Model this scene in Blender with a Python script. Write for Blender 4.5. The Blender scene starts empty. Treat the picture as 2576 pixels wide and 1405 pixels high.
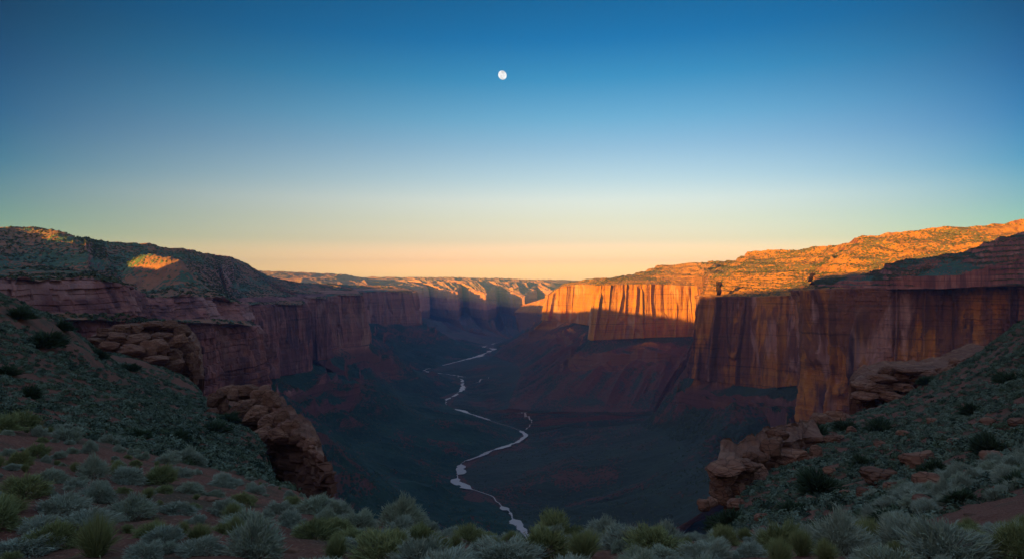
import bpy, math, random
import numpy as np
random.seed(7)
rng = np.random.default_rng(11)
SC = bpy.context.scene
COL = SC.collection
R = math.radians

# ------------------------------------------------------------------ camera model
F, CX, CY = 1717.0, 1288.0, 702.5     # a 24 mm lens on a 2576 px wide survey grid


def P(px, py, Y):
    """survey angles + distance -> world metres (camera at the origin, looking along +Y)"""
    return np.array([(px - CX) / F * Y, Y, (CY - py) / F * Y])


# ------------------------------------------------------------------ noise
def _h(i, j, k, seed):
    n = (i * 374761393 + j * 668265263 + k * 2147483647 + seed * 1274126177) & 0xFFFFFFFF
    n = ((n ^ (n >> 13)) * 1274126177) & 0xFFFFFFFF
    n = ((n ^ (n >> 16)) * 2246822519) & 0xFFFFFFFF
    return ((n ^ (n >> 15)) & 0xFFFFFF) / float(0xFFFFFF)


def hsh(i, j=0, k=0, seed=0):
    i = np.asarray(i).astype(np.int64); j = np.asarray(j).astype(np.int64) + np.zeros_like(i)
    return _h(i, j, np.int64(k), seed)


def noise(x, y, z=0.0, seed=0):
    """value noise -1..1"""
    x = np.asarray(x, float); y = np.asarray(y, float) + np.zeros_like(x); z = np.asarray(z, float) + np.zeros_like(x)
    xi, yi, zi = np.floor(x), np.floor(y), np.floor(z)
    fx, fy, fz = x - xi, y - yi, z - zi
    s = lambda t: t * t * t * (t * (t * 6 - 15) + 10)
    fx, fy, fz = s(fx), s(fy), s(fz)
    xi, yi, zi = xi.astype(np.int64), yi.astype(np.int64), zi.astype(np.int64)
    out = 0
    for a in (0, 1):
        for b in (0, 1):
            for c in (0, 1):
                w = (fx if a else 1 - fx) * (fy if b else 1 - fy) * (fz if c else 1 - fz)
                out = out + w * _h(xi + a, yi + b, zi + c, seed)
    return out * 2 - 1


def fbm(x, y, z=0.0, o=4, seed=0, g=0.5):
    t, a, f = 0, 1.0, 1.0
    for i in range(o):
        t = t + a * noise(np.asarray(x) * f, np.asarray(y) * f, np.asarray(z) * f, seed + i)
        a *= g; f *= 2.03
    return t


def ridged(x, y, z=0.0, o=3, seed=0):
    t, a, f = 0, 1.0, 1.0
    for i in range(o):
        t = t + a * (1 - np.abs(noise(np.asarray(x) * f, np.asarray(y) * f, np.asarray(z) * f, seed + i)) * 2)
        a *= 0.5; f *= 2.1
    return t


def sstep(a, b, x):
    t = np.clip((np.asarray(x, float) - a) / (b - a), 0, 1)
    return t * t * (3 - 2 * t)


# ------------------------------------------------------------------ mesh helpers
def tag(o, label=None, cat=None, group=None, kind=None):
    if label: o['label'] = label
    if cat: o['category'] = cat
    if group: o['group'] = group
    if kind: o['kind'] = kind
    return o


def np_mesh(name, co, faces, mat=None, smooth=False, attrs=None):
    """faces: (n,3) or (n,4) array"""
    co = np.asarray(co, np.float32).reshape(-1, 3); faces = np.asarray(faces, np.int32)
    k = faces.shape[1]
    me = bpy.data.meshes.new(name)
    me.vertices.add(len(co)); me.vertices.foreach_set('co', co.ravel())
    me.loops.add(faces.size); me.loops.foreach_set('vertex_index', faces.ravel())
    me.polygons.add(len(faces))
    me.polygons.foreach_set('loop_start', np.arange(0, faces.size, k, dtype=np.int32))
    me.polygons.foreach_set('loop_total', np.full(len(faces), k, np.int32))
    me.polygons.foreach_set('use_smooth', np.full(len(faces), bool(smooth)))
    me.update(calc_edges=True)
    for an, av in (attrs or {}).items():
        at = me.attributes.new(an, 'FLOAT', 'POINT'); at.data.foreach_set('value', np.asarray(av, np.float32).ravel())
    if mat: me.materials.append(mat)
    return me


def link(name, me, parent=None, loc=(0, 0, 0), rot=(0, 0, 0), sc=1.0):
    o = bpy.data.objects.new(name, me); COL.objects.link(o)
    o.location = loc; o.rotation_euler = rot
    o.scale = (sc, sc, sc) if np.isscalar(sc) else sc
    if parent: o.parent = parent
    return o


def grid_faces(nu, nv):
    i = np.arange(nu - 1)[:, None] * nv + np.arange(nv - 1)[None, :]
    return np.stack([i, i + 1, i + nv + 1, i + nv], -1).reshape(-1, 4)


def grid_normals(G):
    du = np.gradient(G, axis=0); dv = np.gradient(G, axis=1)
    n = np.cross(dv, du)
    n /= np.linalg.norm(n, axis=-1, keepdims=True) + 1e-9
    return n


# ------------------------------------------------------------------ materials
def new_mat(name):
    m = bpy.data.materials.new(name); m.use_nodes = True
    nt = m.node_tree; nt.nodes.clear()
    out = nt.nodes.new('ShaderNodeOutputMaterial'); bs = nt.nodes.new('ShaderNodeBsdfPrincipled')
    bs.inputs['Roughness'].default_value = 0.95
    bs.inputs['Specular IOR Level'].default_value = 0.15
    nt.links.new(bs.outputs[0], out.inputs['Surface'])
    return m, nt, bs


class N:
    """tiny node-graph writer"""
    def __init__(s, nt): s.nt = nt; s.L = nt.links.new
    def node(s, t, **k):
        n = s.nt.nodes.new(t)
        for a, b in k.items(): setattr(n, a, b)
        return n
    def put(s, sock, v):
        if isinstance(v, bpy.types.NodeSocket): s.L(v, sock)
        elif v is not None: sock.default_value = v
    def pos(s): return s.node('ShaderNodeNewGeometry').outputs['Position']
    def mapv(s, v, sc, loc=(0, 0, 0)):
        n = s.node('ShaderNodeMapping'); s.L(v, n.inputs[0]); n.inputs['Scale'].default_value = sc; n.inputs['Location'].default_value = loc
        return n.outputs[0]
    def noise(s, v, scale, detail=4, rough=0.55, dist=0.0):
        n = s.node('ShaderNodeTexNoise'); s.L(v, n.inputs['Vector']); n.inputs['Scale'].default_value = scale
        n.inputs['Detail'].default_value = detail; n.inputs['Roughness'].default_value = rough; n.inputs['Distortion'].default_value = dist
        return n.outputs['Fac']
    def vor(s, v, scale, feat='F1', out='Distance', rnd=1.0):
        n = s.node('ShaderNodeTexVoronoi', feature=feat); s.L(v, n.inputs['Vector']); n.inputs['Scale'].default_value = scale
        n.inputs['Randomness'].default_value = rnd
        return n.outputs[out]
    def ramp(s, f, stops, interp='LINEAR'):
        n = s.node('ShaderNodeValToRGB'); n.color_ramp.interpolation = interp
        e = n.color_ramp.elements
        while len(e) < len(stops): e.new(0.5)
        for i, (p, c) in enumerate(stops):
            e[i].position = p; e[i].color = (c, c, c, 1) if np.isscalar(c) else (*c, 1)
        s.put(n.inputs[0], f)
        return n.outputs[0]
    def mix(s, f, a, b, mode='MIX'):
        n = s.node('ShaderNodeMix', data_type='RGBA', blend_type=mode)
        s.put(n.inputs[0], f)
        for k, v in ((6, a), (7, b)):
            if isinstance(v, float): v = (v, v, v)
            s.put(n.inputs[k], (*v, 1) if isinstance(v, tuple) and len(v) == 3 else v)
        return n.outputs[2]
    def math(s, op, a, b=None, c=None, clamp=False):
        n = s.node('ShaderNodeMath', operation=op); n.use_clamp = clamp
        s.put(n.inputs[0], a); s.put(n.inputs[1], b)
        if c is not None: s.put(n.inputs[2], c)
        return n.outputs[0]
    def mrange(s, v, a, b, c=0.0, d=1.0, smooth=True):
        n = s.node('ShaderNodeMapRange'); n.interpolation_type = 'SMOOTHSTEP' if smooth else 'LINEAR'
        s.put(n.inputs[0], v)
        for k, x in zip((1, 2, 3, 4), (a, b, c, d)): n.inputs[k].default_value = x
        return n.outputs[0]
    def attr(s, name): return s.node('ShaderNodeAttribute', attribute_name=name).outputs['Fac']
    def bump(s, h, strength, dist):
        n = s.node('ShaderNodeBump'); n.inputs['Strength'].default_value = strength; n.inputs['Distance'].default_value = dist
        s.put(n.inputs['Height'], h)
        return n.outputs[0]
    def nz(s):
        g = s.node('ShaderNodeNewGeometry'); x = s.node('ShaderNodeSeparateXYZ'); s.L(g.outputs['Normal'], x.inputs[0]); return x.outputs[2]


def canyon_mat(name, k=1.0, rockA=(.35, .13, .078), rockB=(.24, .085, .055), pale=(.42, .20, .13), dark=(.07, .028, .028),
               soil=(.13, .06, .045), green=(.03, .055, .045), vegamt=1.0, streak=1.0, streak2=1.0, lush=0.0, lowsoil=None):
    """red sandstone with varnish streaks where steep, scrub dotted soil where gentle; k = feature size factor"""
    m, nt, bs = new_mat(name); n = N(nt)
    p = n.pos()
    # ---- rock
    vert = n.mapv(p, (1 / (16 * k), 1 / (16 * k), 1 / (200 * k)))
    vert2 = n.mapv(p, (1 / (5 * k), 1 / (5 * k), 1 / (80 * k)))
    strat = n.mapv(p, (1 / (400 * k), 1 / (400 * k), 1 / (7 * k)))
    patch = n.noise(n.mapv(p, (1 / (90 * k), 1 / (90 * k), 1 / (120 * k))), 1, 4, .6)
    rock = n.mix(n.ramp(n.noise(vert, 1, 5, .6, .3), [(.36, 0), (.62, 1)]), rockB, rockA)
    rock = n.mix(n.math('MULTIPLY', n.ramp(n.noise(strat, 1, 4, .6), [(.42, 0), (.6, 1)]), .45), rock, pale)
    st = n.math('MULTIPLY', n.ramp(n.noise(vert, 1.3, 5, .65, .6), [(.50, 0), (.60, 1)]), n.ramp(patch, [(.38, 0), (.55, 1)]))
    stn = n.mrange(n.attr('stain'), 0, 1, .12, 1.0, False)
    st = n.math('MULTIPLY', st, stn)
    rock = n.mix(n.math('MULTIPLY', st, .9 * streak, clamp=True), rock, dark)
    pnl = n.ramp(n.noise(n.mapv(p, (1 / (48 * k), 1 / (48 * k), 1 / (120 * k)), (2, 9, 4)), 1, 5, .6, .8), [(.47, 0), (.53, 1)])
    rock = n.mix(n.math('MULTIPLY', n.math('MULTIPLY', pnl, stn), .62 * streak, clamp=True), rock, (.105, .042, .036))
    st2 = n.ramp(n.noise(vert2, 1, 4, .6), [(.52, 0), (.68, .6)])
    rock = n.mix(n.math('MULTIPLY', n.math('MULTIPLY', st2, n.math('ADD', stn, .25)), streak2, clamp=True), rock, (.10, .042, .038))
    pl = n.math('MULTIPLY', n.ramp(n.noise(n.mapv(p, (1 / (34 * k), 1 / (34 * k), 1 / (110 * k)), (7, 3, 1)), 1, 4, .55, .6), [(.56, 0), (.62, 1)]), .55 * streak)
    rock = n.mix(pl, rock, (.46, .25, .17))
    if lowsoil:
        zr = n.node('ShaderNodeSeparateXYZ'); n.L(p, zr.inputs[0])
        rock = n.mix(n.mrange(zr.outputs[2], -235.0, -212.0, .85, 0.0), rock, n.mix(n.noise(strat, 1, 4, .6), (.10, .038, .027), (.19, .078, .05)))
    lines = n.ramp(n.noise(n.mapv(p, (1 / (110 * k), 1 / (110 * k), 1 / (2.2 * k))), 1, 4, .65, .4), [(.33, .55), (.45, 1)])
    rock = n.mix(1.0, rock, lines, 'MULTIPLY')
    rock = n.mix(stn, rock, (.95, .84, 1.12), 'MULTIPLY')
    # ---- vegetated slope: soil with scrub dots, patches of thicker cover
    v = n.vor(n.mapv(p, (1 / (3.4 * k), 1 / (3.4 * k), 1 / (3.4 * k))), 1)
    big = n.noise(n.mapv(p, (1 / (70 * k), 1 / (70 * k), 1 / (30 * k))), 1, 5, .62)
    thr = n.math('ADD', n.mrange(big, .38, .62, .22 + lush, .80 + lush), n.math('MULTIPLY', n.math('SUBTRACT', n.attr('veg'), 1.0), 1.3))
    dots = n.math('SUBTRACT', 1.0, n.mrange(n.math('SUBTRACT', v, thr), -.08, .12))
    zs = n.node('ShaderNodeSeparateXYZ'); n.L(p, zs.inputs[0])
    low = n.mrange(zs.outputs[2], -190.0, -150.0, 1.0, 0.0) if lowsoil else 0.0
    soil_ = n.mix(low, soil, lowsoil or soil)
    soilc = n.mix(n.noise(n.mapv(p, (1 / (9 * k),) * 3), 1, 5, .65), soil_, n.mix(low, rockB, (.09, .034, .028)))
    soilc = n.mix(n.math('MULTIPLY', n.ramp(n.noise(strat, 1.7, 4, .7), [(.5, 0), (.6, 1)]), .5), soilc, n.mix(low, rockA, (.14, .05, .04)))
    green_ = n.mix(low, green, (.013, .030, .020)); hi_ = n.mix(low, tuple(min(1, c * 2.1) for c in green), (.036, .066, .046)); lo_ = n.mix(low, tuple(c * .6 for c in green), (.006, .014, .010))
    gc = n.mix(n.noise(n.mapv(p, (1 / (5 * k),) * 3), 1, 4, .7), lo_, hi_)
    gc = n.mix(n.math('MULTIPLY', n.ramp(n.noise(n.mapv(p, (1 / (160 * k), 1 / (60 * k), 1 / (20 * k)), (3, 1, 0)), 1, 6, .7), [(.45, 0), (.62, 1)]), .6), gc, hi_)
    vegc = n.mix(n.math('MULTIPLY', dots, vegamt, clamp=True), soilc, gc)
    nz = n.nz()
    wob = n.math('MULTIPLY', n.math('SUBTRACT', n.noise(n.mapv(p, (1 / (12 * k),) * 3), 1, 4, .6), .5), .35)
    steep = n.mrange(n.math('ADD', n.math('ADD', nz, wob), n.math('MULTIPLY', low, .15) if lowsoil else 0.0), .42, .60)
    vg = n.math('MULTIPLY', steep, n.mrange(n.attr('veg'), .05, .45), clamp=True)
    col = n.mix(vg, rock, vegc)
    n.L(col, bs.inputs['Base Color'])
    h = n.math('ADD', n.math('MULTIPLY', n.noise(vert2, 1, 6, .65), n.math('SUBTRACT', 1.0, vg)),
               n.math('MULTIPLY', n.math('MULTIPLY', dots, .8), vg))
    h = n.math('ADD', h, n.math('MULTIPLY', n.noise(n.mapv(p, (1 / (4 * k),) * 3), 1, 6, .7), .6))
    n.L(n.bump(h, 0.8, 1.6 * k), bs.inputs['Normal'])
    return m


def boulder_mat(name, a=(.23, .095, .062), b=(.14, .054, .038), c=(.31, .15, .10)):
    m, nt, bs = new_mat(name); n = N(nt)
    g = n.node('ShaderNodeTexCoord'); p = n.pos()
    oi = n.node('ShaderNodeObjectInfo').outputs['Random']
    base = n.mix(n.noise(n.mapv(p, (1.1, 1.1, 1.6)), 1, 5, .65), b, a)
    base = n.mix(n.math('MULTIPLY', n.ramp(n.noise(n.mapv(p, (.3, .3, 3.2)), 1, 4, .6), [(.45, 0), (.62, 1)]), .6), base, c)
    crk = n.ramp(n.vor(n.mapv(p, (.7, .7, 1.3)), 1, 'DISTANCE_TO_EDGE'), [(.0, .45), (.06, 1)])
    base = n.mix(1.0, base, crk, 'MULTIPLY')
    spots = n.ramp(n.noise(p, 6, 3, .6), [(.62, 0), (.7, .5)])
    base = n.mix(spots, base, (.12, .10, .08))
    hs = n.node('ShaderNodeHueSaturation'); n.put(hs.inputs['Value'], n.mrange(oi, 0, 1, .75, 1.2, False)); n.L(base, hs.inputs['Color'])
    n.L(hs.outputs[0], bs.inputs['Base Color'])
    h = n.math('ADD', n.noise(n.mapv(p, (2, 2, 5)), 1, 7, .65), n.math('MULTIPLY', crk, .5))
    n.L(n.bump(h, .8, .22), bs.inputs['Normal'])
    return m


def leaf_mat(name, a, b, c, transl=0.15):
    m, nt, bs = new_mat(name); n = N(nt)
    oi = n.node('ShaderNodeObjectInfo').outputs['Random']
    t = n.attr('tint')
    f = n.math('FRACT', n.math('ADD', n.math('MULTIPLY', oi, 7.31), t))
    col = n.ramp(f, [(0, a), (.5, b), (1, c)])
    tip = n.attr('tip')
    col = n.mix(tip, col, tuple(min(1, x * 1.7 + .01) for x in b))
    n.L(col, bs.inputs['Base Color'])
    return m


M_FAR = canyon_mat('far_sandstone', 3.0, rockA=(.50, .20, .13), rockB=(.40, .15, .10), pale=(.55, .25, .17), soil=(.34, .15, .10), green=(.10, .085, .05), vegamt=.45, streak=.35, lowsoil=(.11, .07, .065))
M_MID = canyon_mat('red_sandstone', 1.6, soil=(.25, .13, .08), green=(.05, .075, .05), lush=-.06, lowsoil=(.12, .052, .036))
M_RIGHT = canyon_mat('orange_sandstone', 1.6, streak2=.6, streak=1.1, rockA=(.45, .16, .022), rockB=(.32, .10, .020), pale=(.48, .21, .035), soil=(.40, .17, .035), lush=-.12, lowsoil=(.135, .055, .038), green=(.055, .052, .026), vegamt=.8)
M_NEARCLIFF = canyon_mat('banded_sandstone', .7, rockA=(.33, .11, .06), rockB=(.20, .06, .04), streak=.7)
M_BOULDER = boulder_mat('boulder_rock')
M_SAGE = leaf_mat('sage_leaves', (.18, .205, .165), (.25, .27, .215), (.20, .225, .14))
M_OLIVE = leaf_mat('olive_leaves', (.14, .155, .065), (.19, .19, .08), (.12, .15, .07))
M_DARK = leaf_mat('dark_leaves', (.022, .035, .018), (.032, .05, .026), (.028, .04, .022))
M_JUNIPER = leaf_mat('juniper_leaves', (.045, .05, .025), (.095, .095, .05), (.06, .07, .032))
M_SCRUB = leaf_mat('scrub_leaves', (.022, .036, .024), (.15, .18, .135), (.060, .078, .042))


def soil_mat():
    m, nt, bs = new_mat('red_soil'); n = N(nt); p = n.pos()
    c = n.mix(n.noise(p, .6, 6, .65), (.11, .04, .03), (.21, .08, .055))
    c = n.mix(n.math('MULTIPLY', n.ramp(n.noise(p, 7, 5, .7), [(.52, 0), (.66, 1)]), .6), c, (.30, .13, .09))
    c = n.mix(n.ramp(n.noise(p, .25, 4, .6), [(.5, 0), (.6, .65)]), c, (.055, .055, .035))
    peb = n.vor(p, 9)
    c = n.mix(n.ramp(peb, [(.12, .6), (.3, 0)]), c, (.33, .17, .12))
    n.L(c, bs.inputs['Base Color'])
    h = n.math('ADD', n.noise(p, 4, 8, .7), n.math('MULTIPLY', peb, -.6))
    n.L(n.bump(h, .9, .12), bs.inputs['Normal'])
    return m


M_SOIL = soil_mat()

# ------------------------------------------------------------------ strip terrain
RIV = [(300, 1500), (700, 1400), (1000, 1345), (1095, 1312), (1179, 1275), (1254, 1240), (1327, 1150), (1400, 1150), (1503, 1168), (1588, 1230), (1685, 1310), (1750, 1325), (1828, 1300),
       (1930, 1230), (2035, 1180), (2130, 1130), (2248, 1115), (2380, 1150), (2475, 1162), (2650, 1166), (2832, 1150), (2940, 1080), (3019, 1062), (3232, 1130), (3568, 1208), (3914, 1245),
       (4050, 1212), (4228, 1238), (4480, 1290), (4750, 1310), (5560, 1330), (7000, 1400)]
_ry = np.array([a for a, b in RIV], float); _rx = np.array([(b - CX) / F * a for a, b in RIV])
FLOOR = -400.0


def river_x(Y): return np.interp(Y, _ry, _rx)


def resample_stations(stn, du, smooth=.55):
    """stn (N,K,3) -> (M,K,3): samples spaced by angle as seen from the viewpoint region, corners kept round"""
    stn = np.asarray(stn, float)
    d = np.linalg.norm(np.diff(stn, axis=0), axis=-1)                      # (N-1,K)
    dist = 0.5 * (np.linalg.norm(stn[1:], axis=-1) + np.linalg.norm(stn[:-1], axis=-1))
    w = np.max(d[:, :] / dist, axis=1)
    cum = np.concatenate([[0], np.cumsum(w)])
    M = int(cum[-1] / du) + 2
    t = np.linspace(0, cum[-1], M)
    out = np.empty((M, stn.shape[1], 3))
    for k in range(stn.shape[1]):
        for c in range(3):
            out[:, k, c] = np.interp(t, cum, stn[:, k, c])
    r = max(1, int(smooth * 0.012 / du))
    ker = np.exp(-0.5 * (np.arange(-2 * r, 2 * r + 1) / r) ** 2); ker /= ker.sum()
    pad = np.pad(out, ((2 * r, 2 * r), (0, 0), (0, 0)), mode='edge')
    return sum(pad[i:i + M] * ker[i] for i in range(4 * r + 1))


def lerp_rows(a, b, n, last=False, ease=1.0):
    f = np.linspace(0, 1, n + 1)
    if not last: f = f[:-1]
    f = f ** ease
    return a[:, None, :] * (1 - f)[None, :, None] + b[:, None, :] * f[None, :, None], f


def strip(name, stn, secs, mat, du, band=None, seed=0, cracks=(), scale=1.0, bumps=()):
    """secs: one dict per section between consecutive guide lines (kind, rows, ...)."""
    g = resample_stations(stn, du)
    M = g.shape[0]
    rows, veg, kinds, fr = [], [], [], []
    for i, sdef in enumerate(secs):
        last = i == len(secs) - 1
        r, f = lerp_rows(g[:, i], g[:, i + 1], sdef['rows'], last, sdef.get('ease', 1))
        pw = sdef.get('concave')
        if pw:
            z0, z1 = g[:, i, 2][:, None], g[:, i + 1, 2][:, None]
            r[:, :, 2] = z1 + (z0 - z1) * (1 - f[None, :]) ** pw
        if sdef.get('band'):
            # low cliff bands part way down the slope, with a bench above each
            sarc = np.linalg.norm(np.gradient(g[:, i], axis=0)[:, :2], axis=1).cumsum()
            for bi, (fa, fb, dz) in enumerate(sdef['band']):
                wv = fbm(sarc / 170, 3.3 + bi * 7, seed=seed + 5 + bi, o=3)
                w = sstep(-.45, .1, wv)[:, None]
                sh = .02 * fbm(sarc / 60, 1.1 + bi, seed=seed + 15 + bi, o=3)[:, None]
                ff = f[None, :] + sh
                r[:, :, 2] -= (sstep(fa, fb, ff) - sstep(fa - .16, fb + .22, ff)) * dz * w
        rows.append(r); veg.append(np.full(r.shape[1], sdef.get('veg', 1.0))); kinds += [i] * r.shape[1]; fr.append(f)
    G = np.concatenate(rows, axis=1); vegr = np.concatenate(veg); kinds = np.array(kinds); fr = np.concatenate(fr)
    nv = G.shape[1]
    sarc = np.linalg.norm(np.gradient(g[:, len(secs) // 2], axis=0)[:, :2], axis=1).cumsum()[:, None] + np.zeros((1, nv))
    nrm = grid_normals(G)
    X, Y, Z = G[..., 0], G[..., 1], G[..., 2]
    hn = nrm.copy(); hn[..., 2] = 0
    hn /= np.linalg.norm(hn, axis=-1, keepdims=True) + 1e-6
    disp = np.zeros((M, nv)); dz = np.zeros((M, nv)); VG = np.tile(vegr, (M, 1))
    k = scale
    for i, sdef in enumerate(secs):
        c = kinds == i
        f = fr[c][None, :]
        x, y, z, s = X[:, c], Y[:, c], Z[:, c], sarc[:, c]
        edge = np.sin(np.pi * f) ** .5
        if sdef['kind'] == 'cliff':
            a = sdef.get('amp', 1.0)
            d = 12 * k * fbm(s / (60 * k), z / (500 * k), seed=seed, o=3)
            d += 4.5 * k * (ridged(s / (24 * k), z / (260 * k), seed=seed + 9, o=3) - .6)
            d -= 8 * k * sstep(.88, .98, 1 - np.abs(noise(s / (30 * k), z / (300 * k), seed=seed + 20)))
            d += 1.2 * k * fbm(s / (5 * k), z / (12 * k), seed=seed + 3, o=3)
            # stratified, blocky upper part
            bl = sdef.get('block', 0.35)
            zz = z + 3.5 * k * fbm(s / (70 * k), 1.7, seed=seed + 31, o=3)
            th = 5.5 * k * sdef.get('lk', 1)
            lay = np.floor(zz / th); blk = np.floor(s / (2.4 * th) + 7 * hsh(lay, 3, 0, 5))
            up = (.15 + .9 * np.exp(-f / .14) + .5 * sstep(.1, .6, noise(s / (110 * k), z / (60 * k), seed=seed + 33))) * bl
            up = up + 1.5 * sstep(1150, 850, np.hypot(x, y))
            if bl > 1: up = bl
            d += up * k * (3.2 * (hsh(lay, 0, 0, seed) - .5) + 2.4 * (hsh(lay, blk, 1, seed) - .5))
            lf = np.abs((zz / th) % 1 - .5) * 2
            d -= up * 1.6 * k * sstep(.62, 1, lf) * (.1 + 1.1 * hsh(lay, 4, 0, seed + 2)) * sdef.get('groove', 1) * (.35 + .65 * sstep(-.3, .4, noise(s / (45 * k), z / (9 * k), seed=seed + 77)))
            # rounded lip and slight batter
            d -= sdef.get('lip', 7) * k * np.exp(-f / .05)
            for (cpx, cY, wd, dp, f0, lean) in cracks:
                gp = g[:, i]; gx = CX + gp[:, 0] / gp[:, 1] * F
                cand = np.where(np.abs(gp[:, 1] - cY) < 220, np.abs(gx - cpx), 1e9)
                s0 = s[int(np.argmin(cand)), 0] + lean * f
                d -= dp * np.exp(-((s - s0) / wd) ** 2) * sstep(f0, f0 + .12, f)
            a = a * (1 + .9 * sstep(1700, 1300, np.hypot(x, y))) if name == 'canyon_wall' and a < .7 else a
            disp[:, c] += a * d * sstep(0, .03, f + .02)
        elif sdef['kind'] == 'talus':
            a = sdef.get('amp', 1.0)
            gul = ridged((s + .25 * k * 60 * f) / (70 * k), f * 1.2, seed=seed + 40, o=3) - .7
            env = np.sin(np.pi * np.clip(f * sdef.get('envs', 1.0) + sdef.get('env0', 0), 0, 1)) ** .7
            VG[:, c] += env * (-.30 * gul + .32 * fbm(s / (26 * k), f * 2.2 + .3 * noise(s / 90, 4), seed=seed + 48, o=4)) * sdef.get('streaky', 1) + sdef.get('topgreen', 0) * sstep(.26, .05, f) + sdef.get('neargreen', 0) * sstep(1750, 1500, y)
            for bi, (fa, fb, dd) in enumerate(sdef.get('band') or []):
                wv = sstep(-.45, .1, fbm(s / 170, 3.3 + bi * 7, seed=seed + 5 + bi, o=3)); ff = f + .02 * fbm(s / 60, 1.1 + bi, seed=seed + 15 + bi, o=3)
                VG[:, c] -= wv * 1.2 * np.exp(-((ff - (fa + fb) / 2 - .01) / (.6 * (fb - fa) + .018)) ** 2)
            dz[:, c] += env * 20 * k * (ridged((s + 50 * f) / (150 * k), f * .5 + 9, seed=seed + 52, o=2) - .5) * min(a, 1) + a * env * 9 * k * gul + a * edge * 1.2 * k * fbm(x / (9 * k), y / (9 * k), seed=seed + 44, o=4)
        else:   # hill
            a = sdef.get('amp', 1.0)
            gul = ridged((s + sdef.get('skew', 80) * f) / (sdef.get('wave', 150) * k), f * .8, seed=seed + 60, o=3) - .7
            dz[:, c] += a * edge * sdef.get('gul', 14) * k * gul + a * (1.6 * k * fbm(x / (14 * k), y / (14 * k), seed=seed + 64, o=4))
            ter = sdef.get('terrace', 0)
            if ter:
                zz = z / ter + .3 * fbm(x / 80, y / 80, seed=seed + 70, o=2)
                dz[:, c] += ter * (sstep(.25, .75, zz % 1) - (zz % 1)) * .8
    for (bx, by, bh, r1, r2, an) in bumps:
        ca, sa = math.cos(R(an)), math.sin(R(an))
        a_ = (X - bx) * ca + (Y - by) * sa; b_ = -(X - bx) * sa + (Y - by) * ca
        dz += bh * np.exp(-(a_ / r1) ** 2 - (b_ / r2) ** 2)
    G = G + hn * disp[..., None]; G[..., 2] += dz
    me = np_mesh(name, G.reshape(-1, 3), grid_faces(M, nv), mat, smooth=False, attrs={'veg': VG, 'stain': sstep(2300, 1700, Y)})
    o = link(name, me); tag(o, kind='structure')
    return G, kinds


# ---- left wall: ridge A, upper band top B, band base C, cliff top D, cliff base E, (toe F), river G
L = [
 # A                 B                 C                 D                 E                      Yg
 ((-700,500,700),  (-700,690,360),   (-700,770,350),   (-700,790,330),   (-700,1180,320),  300),
 ((0,566,900),     (40,702,385),     (40,785,378),     (60,800,360),     (60,1200,350),    400),
 ((130,585,950),   (250,702,430),    (285,790,420),    (250,806,410),    (250,1130,420),   500),
 ((200,597,975),   (300,712,440),    (325,792,430),    (300,810,420),    (300,1130,430),   520),
 ((260,606,1000),  (345,735,560),    (355,798,545),    (400,812,500),    (400,1150,500),   560),
 ((380,615,1080),  (480,742,590),    (490,800,575),    (520,812,560),    (520,1170,560),   620),
 ((460,626,1150),  (560,752,620),    (590,803,600),    (590,813,590),    (600,1150,590),   700),
 ((500,632,1220),  (600,765,650),    (620,808,632),    (635,822,620),    (662,1120,620),   800),
 ((530,640,1300),  (605,762,740),    (625,800,720),    (645,815,700),    (668,1060,700),   900),
 ((550,643,1360),  (585,755,920),    (590,775,900),    (598,785,880),    (615,990,880),    1050),
 ((570,645,1420),  (610,748,1020),   (618,760,1000),   (625,768,980),    (640,960,980),    1150),
 ((585,647,1480),  (690,745,1130),   (695,757,1100),   (700,764,1080),   (705,945,1080),   1300),
 ((600,653,1540),  (745,745,1210),   (760,757,1170),   (768,765,1150),   (782,935,1150),   1400),
 ((615,661,1600),  (745,743,1290),   (758,753,1245),   (768,760,1230),   (782,922,1230),   1480),
 ((630,669,1680),  (715,740,1500),   (722,750,1460),   (728,755,1440),   (745,890,1440),   1550),
 ((645,678,1760),  (775,738,1440),   (784,746,1395),   (790,750,1380),   (795,908,1380),   1620),
 ((665,690,1850),  (805,738,1480),   (814,746,1420),   (822,752,1400),   (832,903,1400),   1700),
 ((690,698,1950),  (810,735,1550),   (818,743,1500),   (825,748,1480),   (835,893,1480),   1800),
 ((720,705,2050),  (765,730,1780),   (771,740,1720),   (775,746,1700),   (815,880,1600),   1900),
 ((750,710,2150),  (845,730,1800),   (853,738,1700),   (860,743,1680),   (865,873,1680),   2000),
 ((790,712,2300),  (890,730,1880),   (903,737,1780),   (914,742,1750),   (928,868,1750),   2130),
 ((800,712,2450),  (895,728,2000),   (905,735,1880),   (915,740,1850),   (928,858,1850),   2250),
 ((820,712,2700),  (845,725,2450),   (853,732,2400),   (860,737,2370),   (890,830,2300),   2600),
 ((850,714,3200),  (910,725,3050),   (918,730,2930),   (925,734,2900),   (930,812,2900),   3000),
 ((900,716,3420),  (970,725,3250),   (982,729,3090),   (990,733,3050),   (995,814,3050),   3230),
 ((960,720,3500),  (1015,725,3380),  (1035,729,3240),  (1046,732,3200),  (1057,818,3200),  3600),
 ((975,720,3560),  (1012,723,3480),  (1030,727,3440),  (1041,730,3400),  (1056,808,3400),  3900),
 ((930,718,3800),  (975,721,3700),   (985,724,3680),   (1000,727,3650),  (1010,800,3650),  4050),
 ((820,716,4000),  (860,720,3900),   (875,723,3880),   (890,726,3850),   (900,795,3850),   4150),
 ((420,712,4100),  (440,718,3980),   (450,722,3960),   (460,725,3940),   (470,790,3930),   4200),
]
FT_L = {}


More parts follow.
